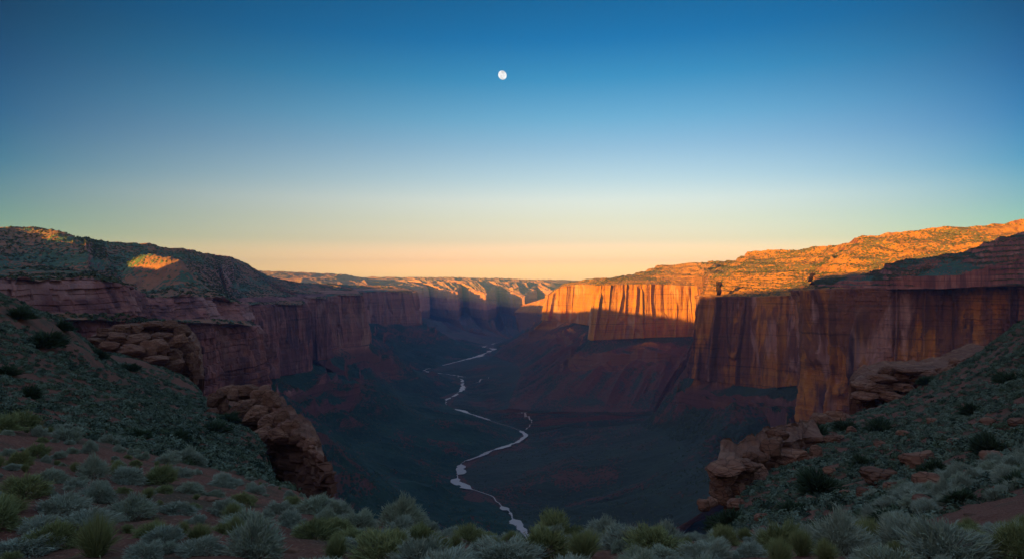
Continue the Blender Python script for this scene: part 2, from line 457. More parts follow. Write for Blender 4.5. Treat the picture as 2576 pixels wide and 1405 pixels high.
def build_stations(T, tf=.5, zpow=1.5, toe=None, back=(-700, 0, -40)):
    out = []
    for i, row in enumerate(T):
        pts = [P(*q) for q in row[:-1]]
        Yg = row[-1]
        G = np.array([river_x(Yg), Yg, FLOOR])
        E = pts[-1]
        if toe and i in toe: Fp = P(*toe[i])
        else:
            Fp = E + (G - E) * tf; Fp[2] = G[2] + (E[2] - G[2]) * (1 - tf) ** zpow
        bk = pts[0] + np.array(back)
        sk = bk.copy(); sk[2] = -420
        past = G + (G - Fp) / (np.linalg.norm(G - Fp) + 1e-6) * 70; past[2] = FLOOR - 4
        out.append([sk, bk] + pts + [Fp, G, past])
    return out


fY = lambda y: y * np.interp(y, [350, 500, 600, 1100, 1750, 3200, 4000], [1, 1.1, 1.25, 1.30, 1.23, 1.09, 1.0])
fA = lambda y: y * np.interp(y, [700, 900, 1600, 3000, 4000], [1, 1.12, 1.17, 1.08, 1.0])
L = [tuple((q[0], q[1], float(fA(q[2]) if i == 0 else fY(q[2]))) for i, q in enumerate(r[:-1])) + (float(fY(r[-1])),) for r in L]
stL = build_stations(L)
secL = [dict(kind='hill', rows=3, amp=.1), dict(kind='hill', rows=10, gul=6), dict(kind='hill', rows=90, gul=9, terrace=4, skew=160, wave=170, concave=1.6),
        dict(kind='cliff', rows=60, amp=.8, block=1.5, veg=0, lip=2, lk=.6, groove=.55), dict(kind='hill', rows=10, amp=.25),
        dict(kind='cliff', rows=130, block=.45, veg=0, lk=1.2, groove=.5), dict(kind='talus', rows=110, concave=1.15, band=[(.20, .22, 16), (.42, .44, 24)], veg=1.4, amp=1.9),
        dict(kind='talus', rows=60, concave=1.35, amp=.9, veg=1.38, streaky=.9), dict(kind='hill', rows=4, amp=.05)]
BL = [(-448, 876, 34, 86, 25, -38), (-524, 804, -32, 135, 50, -38), (-604, 742, -36, 150, 70, -38), (-668, 1002, 14, 80, 26, -38), (-712, 962, -6, 90, 40, -38)]
GL, kL = strip('canyon_wall', stL, secL, M_MID, 0.0011, seed=3, bumps=BL)

# ---- right wall
RT = [
 ((3600,450,1300), (3600,640,900),  (3600,715,560),  (3500,1300,540), 250),
 ((2900,530,1400), (2900,650,950),  (2900,717,620),  (2850,1170,600), 420),
 ((2576,555,1450), (2576,660,1000), (2576,720,680),  (2560,1140,670), 520),
 ((2400,571,1450), (2400,672,1000), (2400,722,720),  (2390,1120,710), 600),
 ((2300,580,1470), (2250,678,1020), (2220,722,760),  (2210,1085,750), 680),
 ((2180,590,1500), (2130,684,1050), (2100,725,800),  (2090,1065,785), 760),
 ((2130,610,1550), (2080,686,1100), (2048,728,830),  (2025,1062,815), 850),
 ((2110,617,1600), (2060,686,1150), (2052,728,900),  (2040,1020,880), 950),
 ((2080,622,1650), (2040,687,1200), (2058,735,1020), (2055,985,1000), 1020),
 ((2040,624,1700), (2010,687,1220), (2010,742,1080), (2010,968,1065), 1080),
 ((1960,629,1800), (1930,688,1280), (1920,745,1130), (1910,978,1110), 1180),
 ((1880,636,1900), (1860,690,1320), (1850,745,1150), (1840,965,1140), 1380),
 ((1850,655,2100), (1790,694,1400), (1768,745,1180), (1745,950,1170), 1500),
 ((1840,657,2200), (1780,694,1500), (1770,738,1280), (1760,920,1270), 1640),
 ((1800,659,2400), (1765,696,2000), (1768,720,1900), (1768,870,1890), 1740),
 ((1760,661,2700), (1745,697,2520), (1745,718,2420), (1748,846,2420), 1840),
 ((1700,664,2800), (1660,698,2520), (1640,714,2400), (1640,848,2400), 1900),
 ((1655,668,2850), (1590,700,2500), (1570,714,2390), (1565,852,2380), 1960),
 ((1620,682,2950), (1530,704,2480), (1492,718,2370), (1482,856,2360), 2140),
 ((1600,690,3050), (1530,704,2650), (1500,718,2500), (1490,848,2480), 2400),
 ((1570,694,3200), (1510,705,2950), (1500,717,2850), (1495,820,2840), 2700),
 ((1540,698,3300), (1475,706,3130), (1460,714,3030), (1450,812,3020), 3000),
 ((1510,702,3400), (1440,709,3180), (1415,720,3050), (1410,808,3040), 3300),
 ((1490,704,3550), (1415,714,3230), (1376,742,3080), (1364,805,3060), 3650),
 ((1490,704,3800), (1420,714,3500), (1385,740,3300), (1372,800,3290), 3914),
 ((1560,704,4500), (1510,712,4200), (1460,725,4000), (1450,790,4000), 4228),
 ((1420,735,5200), (1370,748,5000), (1310,768,4800), (1290,785,4780), 4900),
 ((1560,720,6000), (1500,735,5800), (1440,760,5600), (1430,790,5600), 5560),
]
toeR = {6: (1830,1240,720), 7: (1800,1200,820), 8: (1770,1170,900), 9: (1740,1140,980), 10: (1710,1110,1080), 11: (1660,1090,1180), 12: (1600,1065,1320), 13: (1630,1066,1480),
        14: (1660,1042,1800), 15: (1640,1036,1920), 16: (1520,1036,1920), 17: (1390,1034,1920), 18: (1275,1026,1990), 19: (1290,985,2250), 20: (1310,940,2650), 21: (1300,915,2950), 22: (1270,905,3150), 23: (1240,893,3400)}
fR = lambda y: y * np.interp(y, [300, 815, 1200, 1500, 1890], [1.18, 1.23, 1.23, 1.15, 1.0])
RT = [tuple((q[0], q[1], float(q[2] if i == 0 else fR(q[2]))) for i, q in enumerate(r[:-1])) + (float(r[-1] * np.interp(r[-1], [400, 1170, 1500, 1900], [1.15, 1.2, 1.12, 1.0])),) for r in RT]
toeR = {k_: (v_[0], v_[1], v_[2] * float(np.interp(v_[2], [700, 1250, 1500, 1900], [1.2, 1.18, 1.12, 1.0]))) for k_, v_ in toeR.items()}
stR = build_stations(RT, toe=toeR, back=(700, 100, -30))
secR = [dict(kind='hill', rows=3, amp=.1), dict(kind='hill', rows=8, gul=6), dict(kind='hill', rows=90, gul=9, terrace=16, skew=-120, wave=190),
        dict(kind='hill', rows=40, gul=2.5, terrace=6), dict(kind='cliff', rows=240, block=.75, veg=0, amp=.6, lk=1.15),
        dict(kind='talus', rows=110, concave=1.08, amp=1.7, veg=.92, topgreen=.3, neargreen=.5, band=[(.14, .16, 14), (.28, .305, 34), (.37, .385, 14)]), dict(kind='talus', rows=50, concave=1.4, amp=.7, veg=1.36, streaky=.8), dict(kind='hill', rows=4, amp=.05)]
CR = [(1395, 3050, 6, 26, .0, 12), (1510, 2380, 5, 26, .12, 14), (1600, 2380, 4.5, 22, .0, 10), (1612, 2390, 4, 18, .05, -4), (1567, 2380, 3, 12, .1, 30), (1808, 1430, 5, 22, -.1, 3), (1700, 2400, 4, 12, .3, 6),
      (1870, 1420, 4, 12, .1, 5), (1960, 1380, 5, 16, .2, -6), (2110, 980, 3, 12, .0, 4), (2190, 950, 4, 18, .1, 20), (2330, 880, 3, 10, 0, 3)]
GR, kR = strip('canyon_wall', stR, secR, M_RIGHT, 0.0011, seed=23, cracks=CR)

# ---- far wall with spurs
FT = [
 ((560,676,4500), (560,700,4200), (600,720,3900), (600,760,3900), 3019),
 ((680,681,4650), (690,700,4300), (760,716,4000), (760,770,3990), 3232),
 ((790,686,4900), (820,700,4500), (880,720,4200), (880,780,4190), 3568),
 ((870,690,5200), (900,704,4800), (960,722,4500), (960,790,4480), 3914),
 ((905,697,5700), (975,705,5300), (1066,728,4900), (1072,800,4850), 4300),
 ((980,696,6000), (1010,704,5800), (1068,716,5600), (1072,790,5550), 4400),
 ((1020,697,6100), (1085,708,5600), (1148,734,5000), (1155,805,4930), 4440),
 ((1090,697,6300), (1115,704,5900), (1160,715,5700), (1165,790,5650), 4480),
 ((1130,697,6400), (1170,706,5700), (1222,738,5050), (1228,805,4980), 4520),
 ((1180,698,6500), (1210,705,6100), (1245,715,5850), (1250,785,5800), 4560),
 ((1240,699,6600), (1280,710,5900), (1318,745,5250), (1325,800,5180), 4600),
 ((1300,701,6700), (1330,708,6300), (1350,718,6000), (1355,790,5950), 4650),
 ((1350,703,6700), (1385,712,6000), (1410,742,5350), (1415,790,5300), 4700),
 ((1450,705,6900), (1470,712,6400), (1500,735,5500), (1500,790,5450), 4900),
 ((1650,705,7000), (1650,712,6500), (1650,735,5800), (1650,790,5750), 5200),
]
stF = build_stations(FT, back=(-900, 1500, -60))
secF = [dict(kind='hill', rows=3, amp=.1), dict(kind='hill', rows=6, gul=2), dict(kind='hill', rows=40, gul=5, wave=120, skew=200), dict(kind='hill', rows=40, gul=10, wave=130, skew=150),
        dict(kind='cliff', rows=60, block=.4, veg=0), dict(kind='talus', rows=50, concave=1.5), dict(kind='talus', rows=30, concave=1.5, amp=.2), dict(kind='hill', rows=3, amp=.05)]
GF, kF = strip('far_canyon_wall', stF, secF, M_FAR, 0.0011, seed=53, scale=2.2)

# ---- near right shoulder above the banded cliff
S = [
 ((2030,716,900), (2040,706,880), (2050,712,860), (2050,724,850)),
 ((2160,700,860), (2160,691,840), (2165,704,800), (2165,724,790)),
 ((2215,690,840), (2215,680,820), (2222,702,770), (2225,724,765)),
 ((2240,672,820), (2235,660,790), (2240,698,750), (2260,724,745)),
 ((2420,655,800), (2420,636,740), (2420,690,700), (2420,724,700)),
 ((2500,630,800), (2500,603,720), (2490,670,690), (2480,722,690)),
 ((2600,610,800), (2600,578,720), (2600,650,680), (2600,718,670)),
 ((2900,560,700), (2900,510,640), (2900,620,620), (2900,714,600)),
 ((3600,480,620), (3600,420,560), (3600,580,540), (3600,712,500)),
]
stS = [[P(q[0], q[1], q[2] * 1.2) for q in r] for r in S]
secS = [dict(kind='hill', rows=20, amp=.5, gul=4), dict(kind='hill', rows=70, amp=.6, gul=5, terrace=7), dict(kind='hill', rows=40, amp=.4, gul=3, terrace=6)]
GS, kS = strip('hill_shoulder', stS, secS, M_NEARCLIFF, 0.0012, seed=77, scale=.7)

# ---- hills added out of view left and behind, skyline shaped to shade the canyon
cast = [(-2500, -620, 320), (-1500, -640, 320), (-600, -640, 300), (-350, -640, 280), (-100, -640, 250), (118, -640, 212), (262, -645, 186), (400, -650, 158), (500, -652, 132), (560, -655, 110),
        (600, -660, 45), (700, -668, 34), (840, -690, 34), (930, -720, 60)]
stC = []
for (y, x, z) in cast:
    wd = 150 if y > 400 else 260
    stC.append([np.array([x - 700, y, -420.]), np.array([x - 60, y, z - 12.]), np.array([x, y, z]), np.array([x + wd * .4, y, z * .55]), np.array([x + wd, y, -60.]), np.array([x + wd + 60, y, -420.])])
secC = [dict(kind='hill', rows=12, gul=5), dict(kind='hill', rows=6, amp=.3, gul=2), dict(kind='hill', rows=20, amp=.4, gul=4), dict(kind='hill', rows=20, amp=.5, gul=5), dict(kind='hill', rows=4, amp=.1)]
GC, kC = strip('shade_hills', stC, secC, M_MID, 0.012, seed=91)

# ---- valley floor sheet and the outer plain to the horizon
nx, ny = 160, 200
xs = np.linspace(-9000, 9000, nx); ys = np.linspace(-4000, 12000, ny)
XX, YY = np.meshgrid(xs, ys, indexing='ij')
ZZ = FLOOR - 6 + 2.5 * fbm(XX / 200, YY / 200, seed=2, o=3)
me = np_mesh('ground', np.stack([XX, YY, ZZ], -1).reshape(-1, 3), grid_faces(nx, ny)[:, ::-1], M_MID, attrs={'veg': np.ones(nx * ny)})
tag(link('ground', me), kind='structure')

# ---- river
def water_mat():
    m, nt, bs = new_mat('river_water'); n = N(nt); p = n.pos()
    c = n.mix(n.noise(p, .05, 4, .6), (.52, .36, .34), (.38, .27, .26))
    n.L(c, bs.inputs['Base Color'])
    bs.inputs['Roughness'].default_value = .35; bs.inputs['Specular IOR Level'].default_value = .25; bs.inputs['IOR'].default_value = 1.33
    n.L(n.bump(n.noise(p, .6, 4, .6), .2, .3), bs.inputs['Normal'])
    return m


M_WATER = water_mat()
ry = np.concatenate([np.arange(700, 3000, 4.), np.arange(3000, 4500, 8.)])
rx = river_x(ry)
k = np.exp(-.5 * (np.arange(-8, 9) / 3.5) ** 2); k /= k.sum()
rx = np.convolve(np.pad(rx, 8, mode='edge'), k, 'valid')
rx = rx + 4 * fbm(ry / 30, 0, seed=8, o=3)
tx = np.gradient(rx); ty = np.gradient(ry); tl = np.hypot(tx, ty)
wbase = np.interp(ry, [700, 1300, 1500, 1700, 1950, 2050, 2200, 2480, 2700, 3000, 3300, 3560, 3700, 3900, 4200, 6200], [13, 17, 17, 11, 7, 15, 7, 16, 6, 14, 8, 30, 46, 30, 8, 10])
w = wbase * (1 + .45 * fbm(ry / 40, 5, seed=12, o=4))
w2 = wbase * (1 + .45 * fbm(ry / 40, 9, seed=13, o=4))
gate = sstep(-.45, -.1, fbm(ry / 55, 2, seed=15, o=4)) * .9 + .1
w = np.clip(w * gate * .52, .5, None); w2 = np.clip(w2 * gate * .52, .5, None)
nxv, nyv = -ty / tl, tx / tl
rows = []
for f in (-1, -.5, 0, .5, 1):
    ww = np.where(f < 0, w2 * -f, w * f) * (1 if f >= 0 else -1)
    rows.append(np.stack([rx - nxv * ww, ry - nyv * ww, np.full_like(rx, FLOOR + 2.4)], -1))
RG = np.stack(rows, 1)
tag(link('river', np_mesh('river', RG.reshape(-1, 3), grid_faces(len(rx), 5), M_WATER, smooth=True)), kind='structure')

for pts in ([(1187, 966, 2600), (1205, 968, 2600), (1226, 957, 2690), (1230, 952, 2720)], [(1290, 1055, 1950), (1312, 1053, 1960), (1334, 1062, 1900), (1338, 1070, 1860), (1322, 1080, 1820)], [(1120, 940, 2880), (1150, 944, 2850), (1172, 950, 2790)]):
    q = np.array([P(*t_) for t_ in pts]); tt = np.linspace(0, len(q) - 1, 40)
    xx = np.interp(tt, range(len(q)), q[:, 0]) + 2 * fbm(tt * 2, 1, seed=4, o=3); yy = np.interp(tt, range(len(q)), q[:, 1])
    ww = 2.2 * (1.2 + fbm(tt * 3, 3, seed=6, o=2)) * np.sin(np.pi * np.linspace(.02, .98, 40)) ** .5
    allp = np.concatenate([GR[:, kR >= 5].reshape(-1, 3), GL[:, kL >= 6].reshape(-1, 3)])[::3]
    zz_ = np.array([allp[np.argsort((allp[:, 0] - a_) ** 2 + (allp[:, 1] - b_) ** 2)[:6], 2].max() for a_, b_ in zip(xx, yy)]) + 1.2
    V_ = np.stack([np.stack([xx - ww, yy - ww * .6, zz_], -1), np.stack([xx + ww, yy + ww * .6, zz_], -1)], 1)
    tag(link('river', np_mesh('river', V_.reshape(-1, 3), grid_faces(40, 2)[:, ::-1], M_WATER)), kind='structure')

# ------------------------------------------------------------------ foreground ground (z from sight-line tables)
COLS = {
 -1600: [(3, 1500), (10, 1100), (20, 900), (35, 760), (60, 640), (90, 560), (130, 480), (200, 500), (300, 640)],
 -700: [(3, 1800), (9, 1340), (14, 1190), (25, 1010), (35, 930), (60, 840), (90, 720), (130, 600), (200, 620), (300, 760)],
 -200: [(3, 1950), (9, 1395), (14, 1240), (25, 1090), (35, 1020), (60, 960), (90, 810), (130, 665), (200, 720), (300, 900)],
 0:    [(3, 1960), (9, 1398), (14, 1255), (25, 1120), (35, 1055), (60, 1000), (90, 860), (130, 725), (160, 760), (300, 1000)],
 150:  [(3, 1960), (9, 1400), (14, 1275), (24, 1165), (35, 1095), (60, 1040), (95, 920), (140, 790), (170, 830), (300, 1080)],
 300:  [(3, 1960), (9, 1400), (14, 1292), (22, 1205), (33, 1135), (50, 1105), (100, 985), (150, 925), (200, 882), (230, 930), (350, 1180)],
 500:  [(3, 1960), (9, 1402), (14, 1312), (22, 1235), (32, 1178), (50, 1155), (90, 1080), (150, 1000), (200, 962), (235, 945), (260, 1010), (350, 1200)],
 600:  [(3, 1960), (9, 1403), (14, 1320), (22, 1250), (32, 1198), (50, 1180), (80, 1130), (115, 1060), (140, 1025), (155, 1060), (200, 1300)],
 660:  [(3, 1960), (9, 1403), (14, 1327), (22, 1258), (32, 1212), (45, 1205), (70, 1180), (100, 1105), (118, 1075), (130, 1110), (180, 1400)],
 740:  [(3, 1960), (9, 1404), (14, 1338), (22, 1272), (34, 1232), (45, 1245), (80, 1330), (130, 1450), (200, 1600)],
 835:  [(3, 1960), (9, 1404), (14, 1350), (22, 1290), (30, 1262), (40, 1310), (70, 1500), (200, 1700)],
 900:  [(3, 1960), (9, 1405), (14, 1350), (20, 1310), (25, 1296), (32, 1380), (60, 1600), (200, 1800)],
 1050: [(3, 1960), (9, 1405), (14, 1360), (20, 1322), (23, 1318), (32, 1460), (60, 1700), (200, 1850)],
 1180: [(3, 1960), (9, 1406), (14, 1372), (18, 1350), (20, 1352), (30, 1520), (60, 1750), (200, 1900)],
 1300: [(3, 1960), (9, 1408), (14, 1374), (17, 1356), (19, 1360), (30, 1540), (60, 1760), (200, 1900)],
 1500: [(3, 1960), (9, 1406), (14, 1366), (18, 1346), (20, 1350), (30, 1520), (60, 1750), (200, 1900)],
 1700: [(3, 1960), (9, 1406), (14, 1372), (18, 1356), (20, 1360), (30, 1500), (60, 1560), (200, 1850)],
 1760: [(3, 1960), (9, 1406), (14, 1374), (18, 1360), (22, 1380), (35, 1440), (60, 1350), (66, 1345), (80, 1450), (200, 1750)],
 1850: [(3, 1960), (9, 1406), (14, 1374), (18, 1360), (24, 1385), (40, 1390), (60, 1320), (80, 1250), (88, 1245), (110, 1400), (200, 1650)],
 1950: [(3, 1960), (9, 1405), (14, 1372), (18, 1360), (24, 1380), (40, 1365), (60, 1290), (90, 1195), (108, 1165), (130, 1250), (220, 1600)],
 2040: [(3, 1960), (9, 1404), (14, 1370), (18, 1357), (24, 1372), (40, 1345), (60, 1270), (90, 1170), (125, 1085), (140, 1080), (180, 1250), (260, 1600)],
 2150: [(3, 1960), (9, 1403), (14, 1366), (18, 1352), (24, 1362), (40, 1325), (60, 1250), (100, 1130), (150, 1040), (170, 1040), (210, 1150), (300, 1500)],
 2300: [(3, 1950), (9, 1402), (14, 1362), (18, 1348), (24, 1352), (40, 1295), (60, 1215), (100, 1090), (150, 1010), (185, 980), (210, 1010), (300, 1350)],
 2450: [(3, 1950), (9, 1400), (14, 1358), (18, 1340), (24, 1338), (40, 1250), (60, 1165), (100, 1030), (150, 930), (185, 900), (215, 920), (300, 1200)],
 2576: [(3, 1940), (9, 1398), (14, 1352), (18, 1330), (24, 1320), (40, 1215), (60, 1120), (100, 960), (140, 860), (175, 808), (215, 830), (300, 1100)],
 2900: [(3, 1900), (9, 1380), (14, 1320), (18, 1290), (24, 1260), (40, 1120), (60, 1010), (100, 830), (140, 730), (175, 680), (215, 700), (300, 900)],
 3700: [(3, 1800), (9, 1300), (14, 1200), (24, 1060), (40, 900), (60, 780), (100, 600), (140, 500), (200, 470), (300, 640)],
}
ckeys = sorted(COLS)
gY = np.exp(np.linspace(math.log(2.0), math.log(300), 420))
tab = []
for c in ckeys:
    yy = np.array([a for a, b in COLS[c]], float); zz = np.array([(CY - b) / F * a for a, b in COLS[c]])
    yy = np.insert(yy, 0, 0.0); zz = np.insert(zz, 0, -1.7)
    t = np.interp(gY, yy, zz)
    kk = np.exp(-.5 * (np.arange(-12, 13) / 5.0) ** 2); kk /= kk.sum()
    t = np.convolve(np.pad(t, 12, mode='edge'), kk, 'valid')
    tab.append(t)
tab = np.array(tab)
gpx = np.linspace(-1600, 3700, 900)
GZ = np.empty((len(gpx), len(gY)))
for j in range(len(gY)):
    GZ[:, j] = np.interp(gpx, ckeys, tab[:, j])
kk = np.exp(-.5 * (np.arange(-10, 11) / 4.0) ** 2); kk /= kk.sum()
pad = np.pad(GZ, ((10, 10), (0, 0)), mode='edge'); GZ = sum(pad[i:i + len(gpx)] * kk[i] for i in range(21))
GXw = (gpx[:, None] - CX) / F * gY[None, :]; GYw = gY[None, :] + 0 * GXw
GZ = GZ + .10 * fbm(GXw / 1.3, GYw / 1.3, seed=101, o=4) * sstep(2, 9, GYw) + sstep(30, 70, GYw) * 1.1 * fbm(GXw / 14, GYw / 14, seed=103, o=4)
me = np_mesh('ground', np.stack([GXw, GYw, GZ], -1).reshape(-1, 3), grid_faces(len(gpx), len(gY))[:, ::-1], M_SOIL, smooth=True)
tag(link('ground', me), kind='structure')


def ground_z(px, Y):
    i = np.interp(px, gpx, np.arange(len(gpx))); j = np.interp(Y, gY, np.arange(len(gY)))
    i0 = np.clip(np.floor(i).astype(int), 0, len(gpx) - 2); j0 = np.clip(np.floor(j).astype(int), 0, len(gY) - 2)
    a, b = i - i0, j - j0
    return (GZ[i0, j0] * (1 - a) * (1 - b) + GZ[i0 + 1, j0] * a * (1 - b) + GZ[i0, j0 + 1] * (1 - a) * b + GZ[i0 + 1, j0 + 1] * a * b)


def ground_py(px, Y): return CY - ground_z(px, Y) / Y * F


def on_ground(px, py, ymin=3, ymax=260):
    """first distance at which the sight line (px,py) meets the ground"""
    ys = np.exp(np.linspace(math.log(ymin), math.log(ymax), 400))
    g = ground_py(np.full(400, float(px)), ys)
    hit = np.nonzero(g <= py)[0]
    return float(ys[hit[0]]) if len(hit) else None


gvis = np.zeros_like(GZ, bool)         # is a ground sample in plain view
PYg = CY - GZ / gY[None, :] * F
runmin = np.minimum.accumulate(PYg, axis=1)
gvis = PYg <= runmin + 14


# ------------------------------------------------------------------ plants
def blades_mesh(name, mat, n, R0, H, length, width, spread, droop, seed, lump=.18, inner=.45, grass=False):
    r = np.random.default_rng(seed)
    th = r.uniform(0, 2 * np.pi, n)
    if grass:
        el = np.clip(r.normal(1.05, .33, n), .12, 1.56)
    else:
        el = np.arcsin(r.uniform(0.02, 1, n) ** .8)
    d = np.stack([np.cos(th) * np.cos(el), np.sin(th) * np.cos(el), np.sin(el)], -1)
    lum = 1 + lump * fbm(d[:, 0] * 2.2 + seed, d[:, 1] * 2.2, d[:, 2] * 2.2, o=3, seed=seed)
    rad = lum * r.uniform(.72, 1.06, n)
    tip = d * rad[:, None] * np.array([R0, R0, H])
    if grass:
        b0 = np.stack([np.cos(th) * R0 * .22 * r.uniform(0, 1, n), np.sin(th) * R0 * .22 * r.uniform(0, 1, n), np.zeros(n)], -1)
        mid = b0 * .5 + tip * .5; mid[:, 2] += H * droop
        tip[:, 2] -= H * droop * .2
    else:
        b0 = tip * (1 - length) + r.normal(0, .04 * R0, (n, 3)); b0[:, 2] = np.maximum(b0[:, 2], 0)
        mid = b0 * .5 + tip * .5 + r.normal(0, .02 * R0, (n, 3))
        tip = tip + r.normal(0, spread * R0, (n, 3)); tip[:, 2] = np.maximum(tip[:, 2], .01)
    side = np.cross(tip - b0, r.normal(0, 1, (n, 3))); side /= np.linalg.norm(side, axis=1, keepdims=True) + 1e-9
    w = width * r.uniform(.6, 1.3, n)[:, None]
    V = np.stack([b0 - side * w * .5, b0 + side * w * .5, mid + side * w * .5, mid - side * w * .5, tip], 1)   # 5 per blade
    base = np.arange(n)[:, None] * 5
    f1 = base + np.array([[0, 1, 2]]); f2 = base + np.array([[0, 2, 3]]); f3 = base + np.array([[3, 2, 4]])
    tint = np.repeat(r.uniform(0, .18, n), 5); tp = np.tile(np.array([0, 0, .2, .2, .6]), n)
    return np_mesh(name, V.reshape(-1, 3), np.concatenate([f1, f2, f3]), mat, attrs={'tint': tint, 'tip': tp})


def stems_mesh(name, mat, n, Rr, H, w, seed, forks=3):
    r = np.random.default_rng(seed); V, Fc = [], []
    def seg(a, b, w0, w1):
        ax = b - a; s = np.cross(ax, [0.3, .5, .8]); s /= np.linalg.norm(s) + 1e-9; t = np.cross(ax, s); t /= np.linalg.norm(t) + 1e-9
        k = len(V)
        for (pnt, ww) in ((a, w0), (b, w1)):
            for q in range(4):
                an = q * math.pi / 2; V.append(pnt + (s * math.cos(an) + t * math.sin(an)) * ww)
        for q in range(4): Fc.append((k + q, k + (q + 1) % 4, k + 4 + (q + 1) % 4, k + 4 + q))
    for i in range(n):
        a = r.uniform(0, 2 * np.pi); t = r.uniform(.15, 1)
        p0 = np.array([0, 0, -.04]) + r.normal(0, .02, 3); p1 = np.array([math.cos(a) * Rr * t * .5, math.sin(a) * Rr * t * .5, H * r.uniform(.3, .6)])
        seg(p0, p1, w, w * .6)
        for _ in range(forks):
            p2 = p1 + np.array([r.normal(math.cos(a) * .4, .35) * Rr, r.normal(math.sin(a) * .4, .35) * Rr, H * r.uniform(.15, .5)])
            seg(p1, p2, w * .6, w * .2)
    return np_mesh(name, np.array(V), np.array(Fc), mat)


mt, nt_, bs_ = new_mat('woody_stem'); bs_.inputs['Base Color'].default_value = (.13, .10, .08, 1); M_STEM = mt
SAGE = [blades_mesh('foliage', M_SAGE, 4200, .5, .34 + .055 * (i % 5), .24, .0115, .05, 0, 200 + i, lump=.34) for i in range(10)]
OLIVE = [blades_mesh('foliage', M_OLIVE, 3200, .5, .5, .26, .012, .055, 0, 220 + i, lump=.34) for i in range(3)]
GRASS = [blades_mesh('blades', M_OLIVE, 1000, .5, .62, .9, .012, .0, .10, 240 + i, lump=.12, grass=True) for i in range(4)]
DARKB = [blades_mesh('foliage', M_DARK, 1500, .5, .5, .45, .03, .06, 0, 260 + i, lump=.35) for i in range(3)]
STEM = [stems_mesh('stem', M_STEM, 9, .4, .35, .012, 300 + i) for i in range(3)]
DEAD = stems_mesh('branches', M_STEM, 16, .45, .6, .010, 320, forks=4)

# every plant: (kind, px, Y, size)
plants = []


def bench_limit(px): return np.interp(px, [-100, 0, 150, 300, 500, 640, 740, 835, 900, 1050, 1180, 1300, 1700, 2150, 2576, 2700], [36, 35, 35, 34, 33, 33, 34, 30, 25, 22, 20, 19, 19, 19, 22, 24])


# hand placed from the survey: (px, py of the foot, width in px, kind)
HAND = [(620,1335,115,'s'),(370,1402,90,'s'),(640,1400,135,'s'),(500,1368,95,'g'),(240,1398,150,'g'),(800,1290,110,'s'),(730,1325,80,'s'),(905,1325,95,'s'),(1010,1325,110,'s'),(1150,1335,75,'g'),
        (1080,1325,60,'s'),(1210,1348,55,'s'),(1290,1345,65,'s'),(1270,1415,170,'s'),(1470,1405,110,'g'),(1520,1345,95,'s'),(1390,1352,110,'o'),(1650,1400,150,'o'),(1780,1408,120,'s'),(1960,1372,130,'s'),
        (1960,1412,110,'g'),(2120,1390,140,'s'),(2380,1412,230,'s'),(2560,1400,140,'o'),(2300,1370,90,'s'),(2250,1405,70,'g'),(845,1412,120,'g'),(960,1415,160,'o'),(1000,1380,90,'g'),(1820,1370,80,'o'),
        (700,1290,70,'s'),(560,1290,70,'s'),(480,1240,60,'s'),(440,1290,95,'s'),(330,1300,110,'s'),(210,1330,150,'s'),(60,1395,170,'s'),(-20,1330,140,'o'),(130,1380,120,'o'),(560,1340,60,'o'),
        (380,1350,80,'o'),(60,1250,110,'o'),(150,1290,120,'s'),(90,1150,60,'o'),(170,1110,75,'s'),(60,1080,80,'o'),(0,1085,90,'o'),(230,1200,75,'s'),(130,1210,70,'s'),(320,1215,90,'s'),(400,1215,85,'o'),
        (450,1200,60,'s'),(560,1225,75,'s'),(640,1240,50,'s'),(610,1270,60,'o'),(2440,1360,80,'o'),(1890,1395,70,'s'),(1600,1352,60,'s'),(1450,1350,60,'o'),(765,1345,80,'s'),(880,1365,85,'o'),
        (2050,1365,80,'o'),(2180,1366,80,'s'),(2540,1362,90,'s'),(250,1260,85,'s'),(420,1165,60,'s'),(740,1275,50,'o'),(850,1300,70,'s'),(1110,1385,60,'o'),(1560,1385,60,'s')]
for (px, py, wd, kd) in HAND:
    Y = on_ground(px, min(py, 1404), 5, 40)
    if py > 1404 and Y: Y = Y - (py - 1404) * .03
    if Y is None or Y > bench_limit(px) + 1: Y = bench_limit(px) - 1
    plants.append((kd, px, Y, wd / F * Y * 1.05))
used = [((p[1] - CX) / F * p[2], p[2], p[3]) for p in plants]


def free(x, y, r, f=.42):
    for (a, b, s) in used:
        if (a - x) ** 2 + (b - y) ** 2 < (f * (s + r)) ** 2: return False
    return True


cnt = 0
for _ in range(6000):
    px = random.uniform(-120, 2700); lim = float(bench_limit(px))
    Y = 7 + (lim - 7) * random.random() ** .8
    sz = random.choice([.28, .36, .44, .52, .62, .74] if Y > 13 else [.35, .45, .55, .65, .8, .9]) * random.uniform(.85, 1.1)
    x = (px - CX) / F * Y
    # bare red soil patches
    if fbm(np.array([x / 3.2]), np.array([Y / 2.2]), seed=55, o=2)[0] > .5: continue
    if not free(x, Y, sz): continue
    kd = random.choices('sog', [.62, .22, .16])[0]
    plants.append((kd, px, Y, sz)); used.append((x, Y, sz)); cnt += 1
    if cnt > 290: break

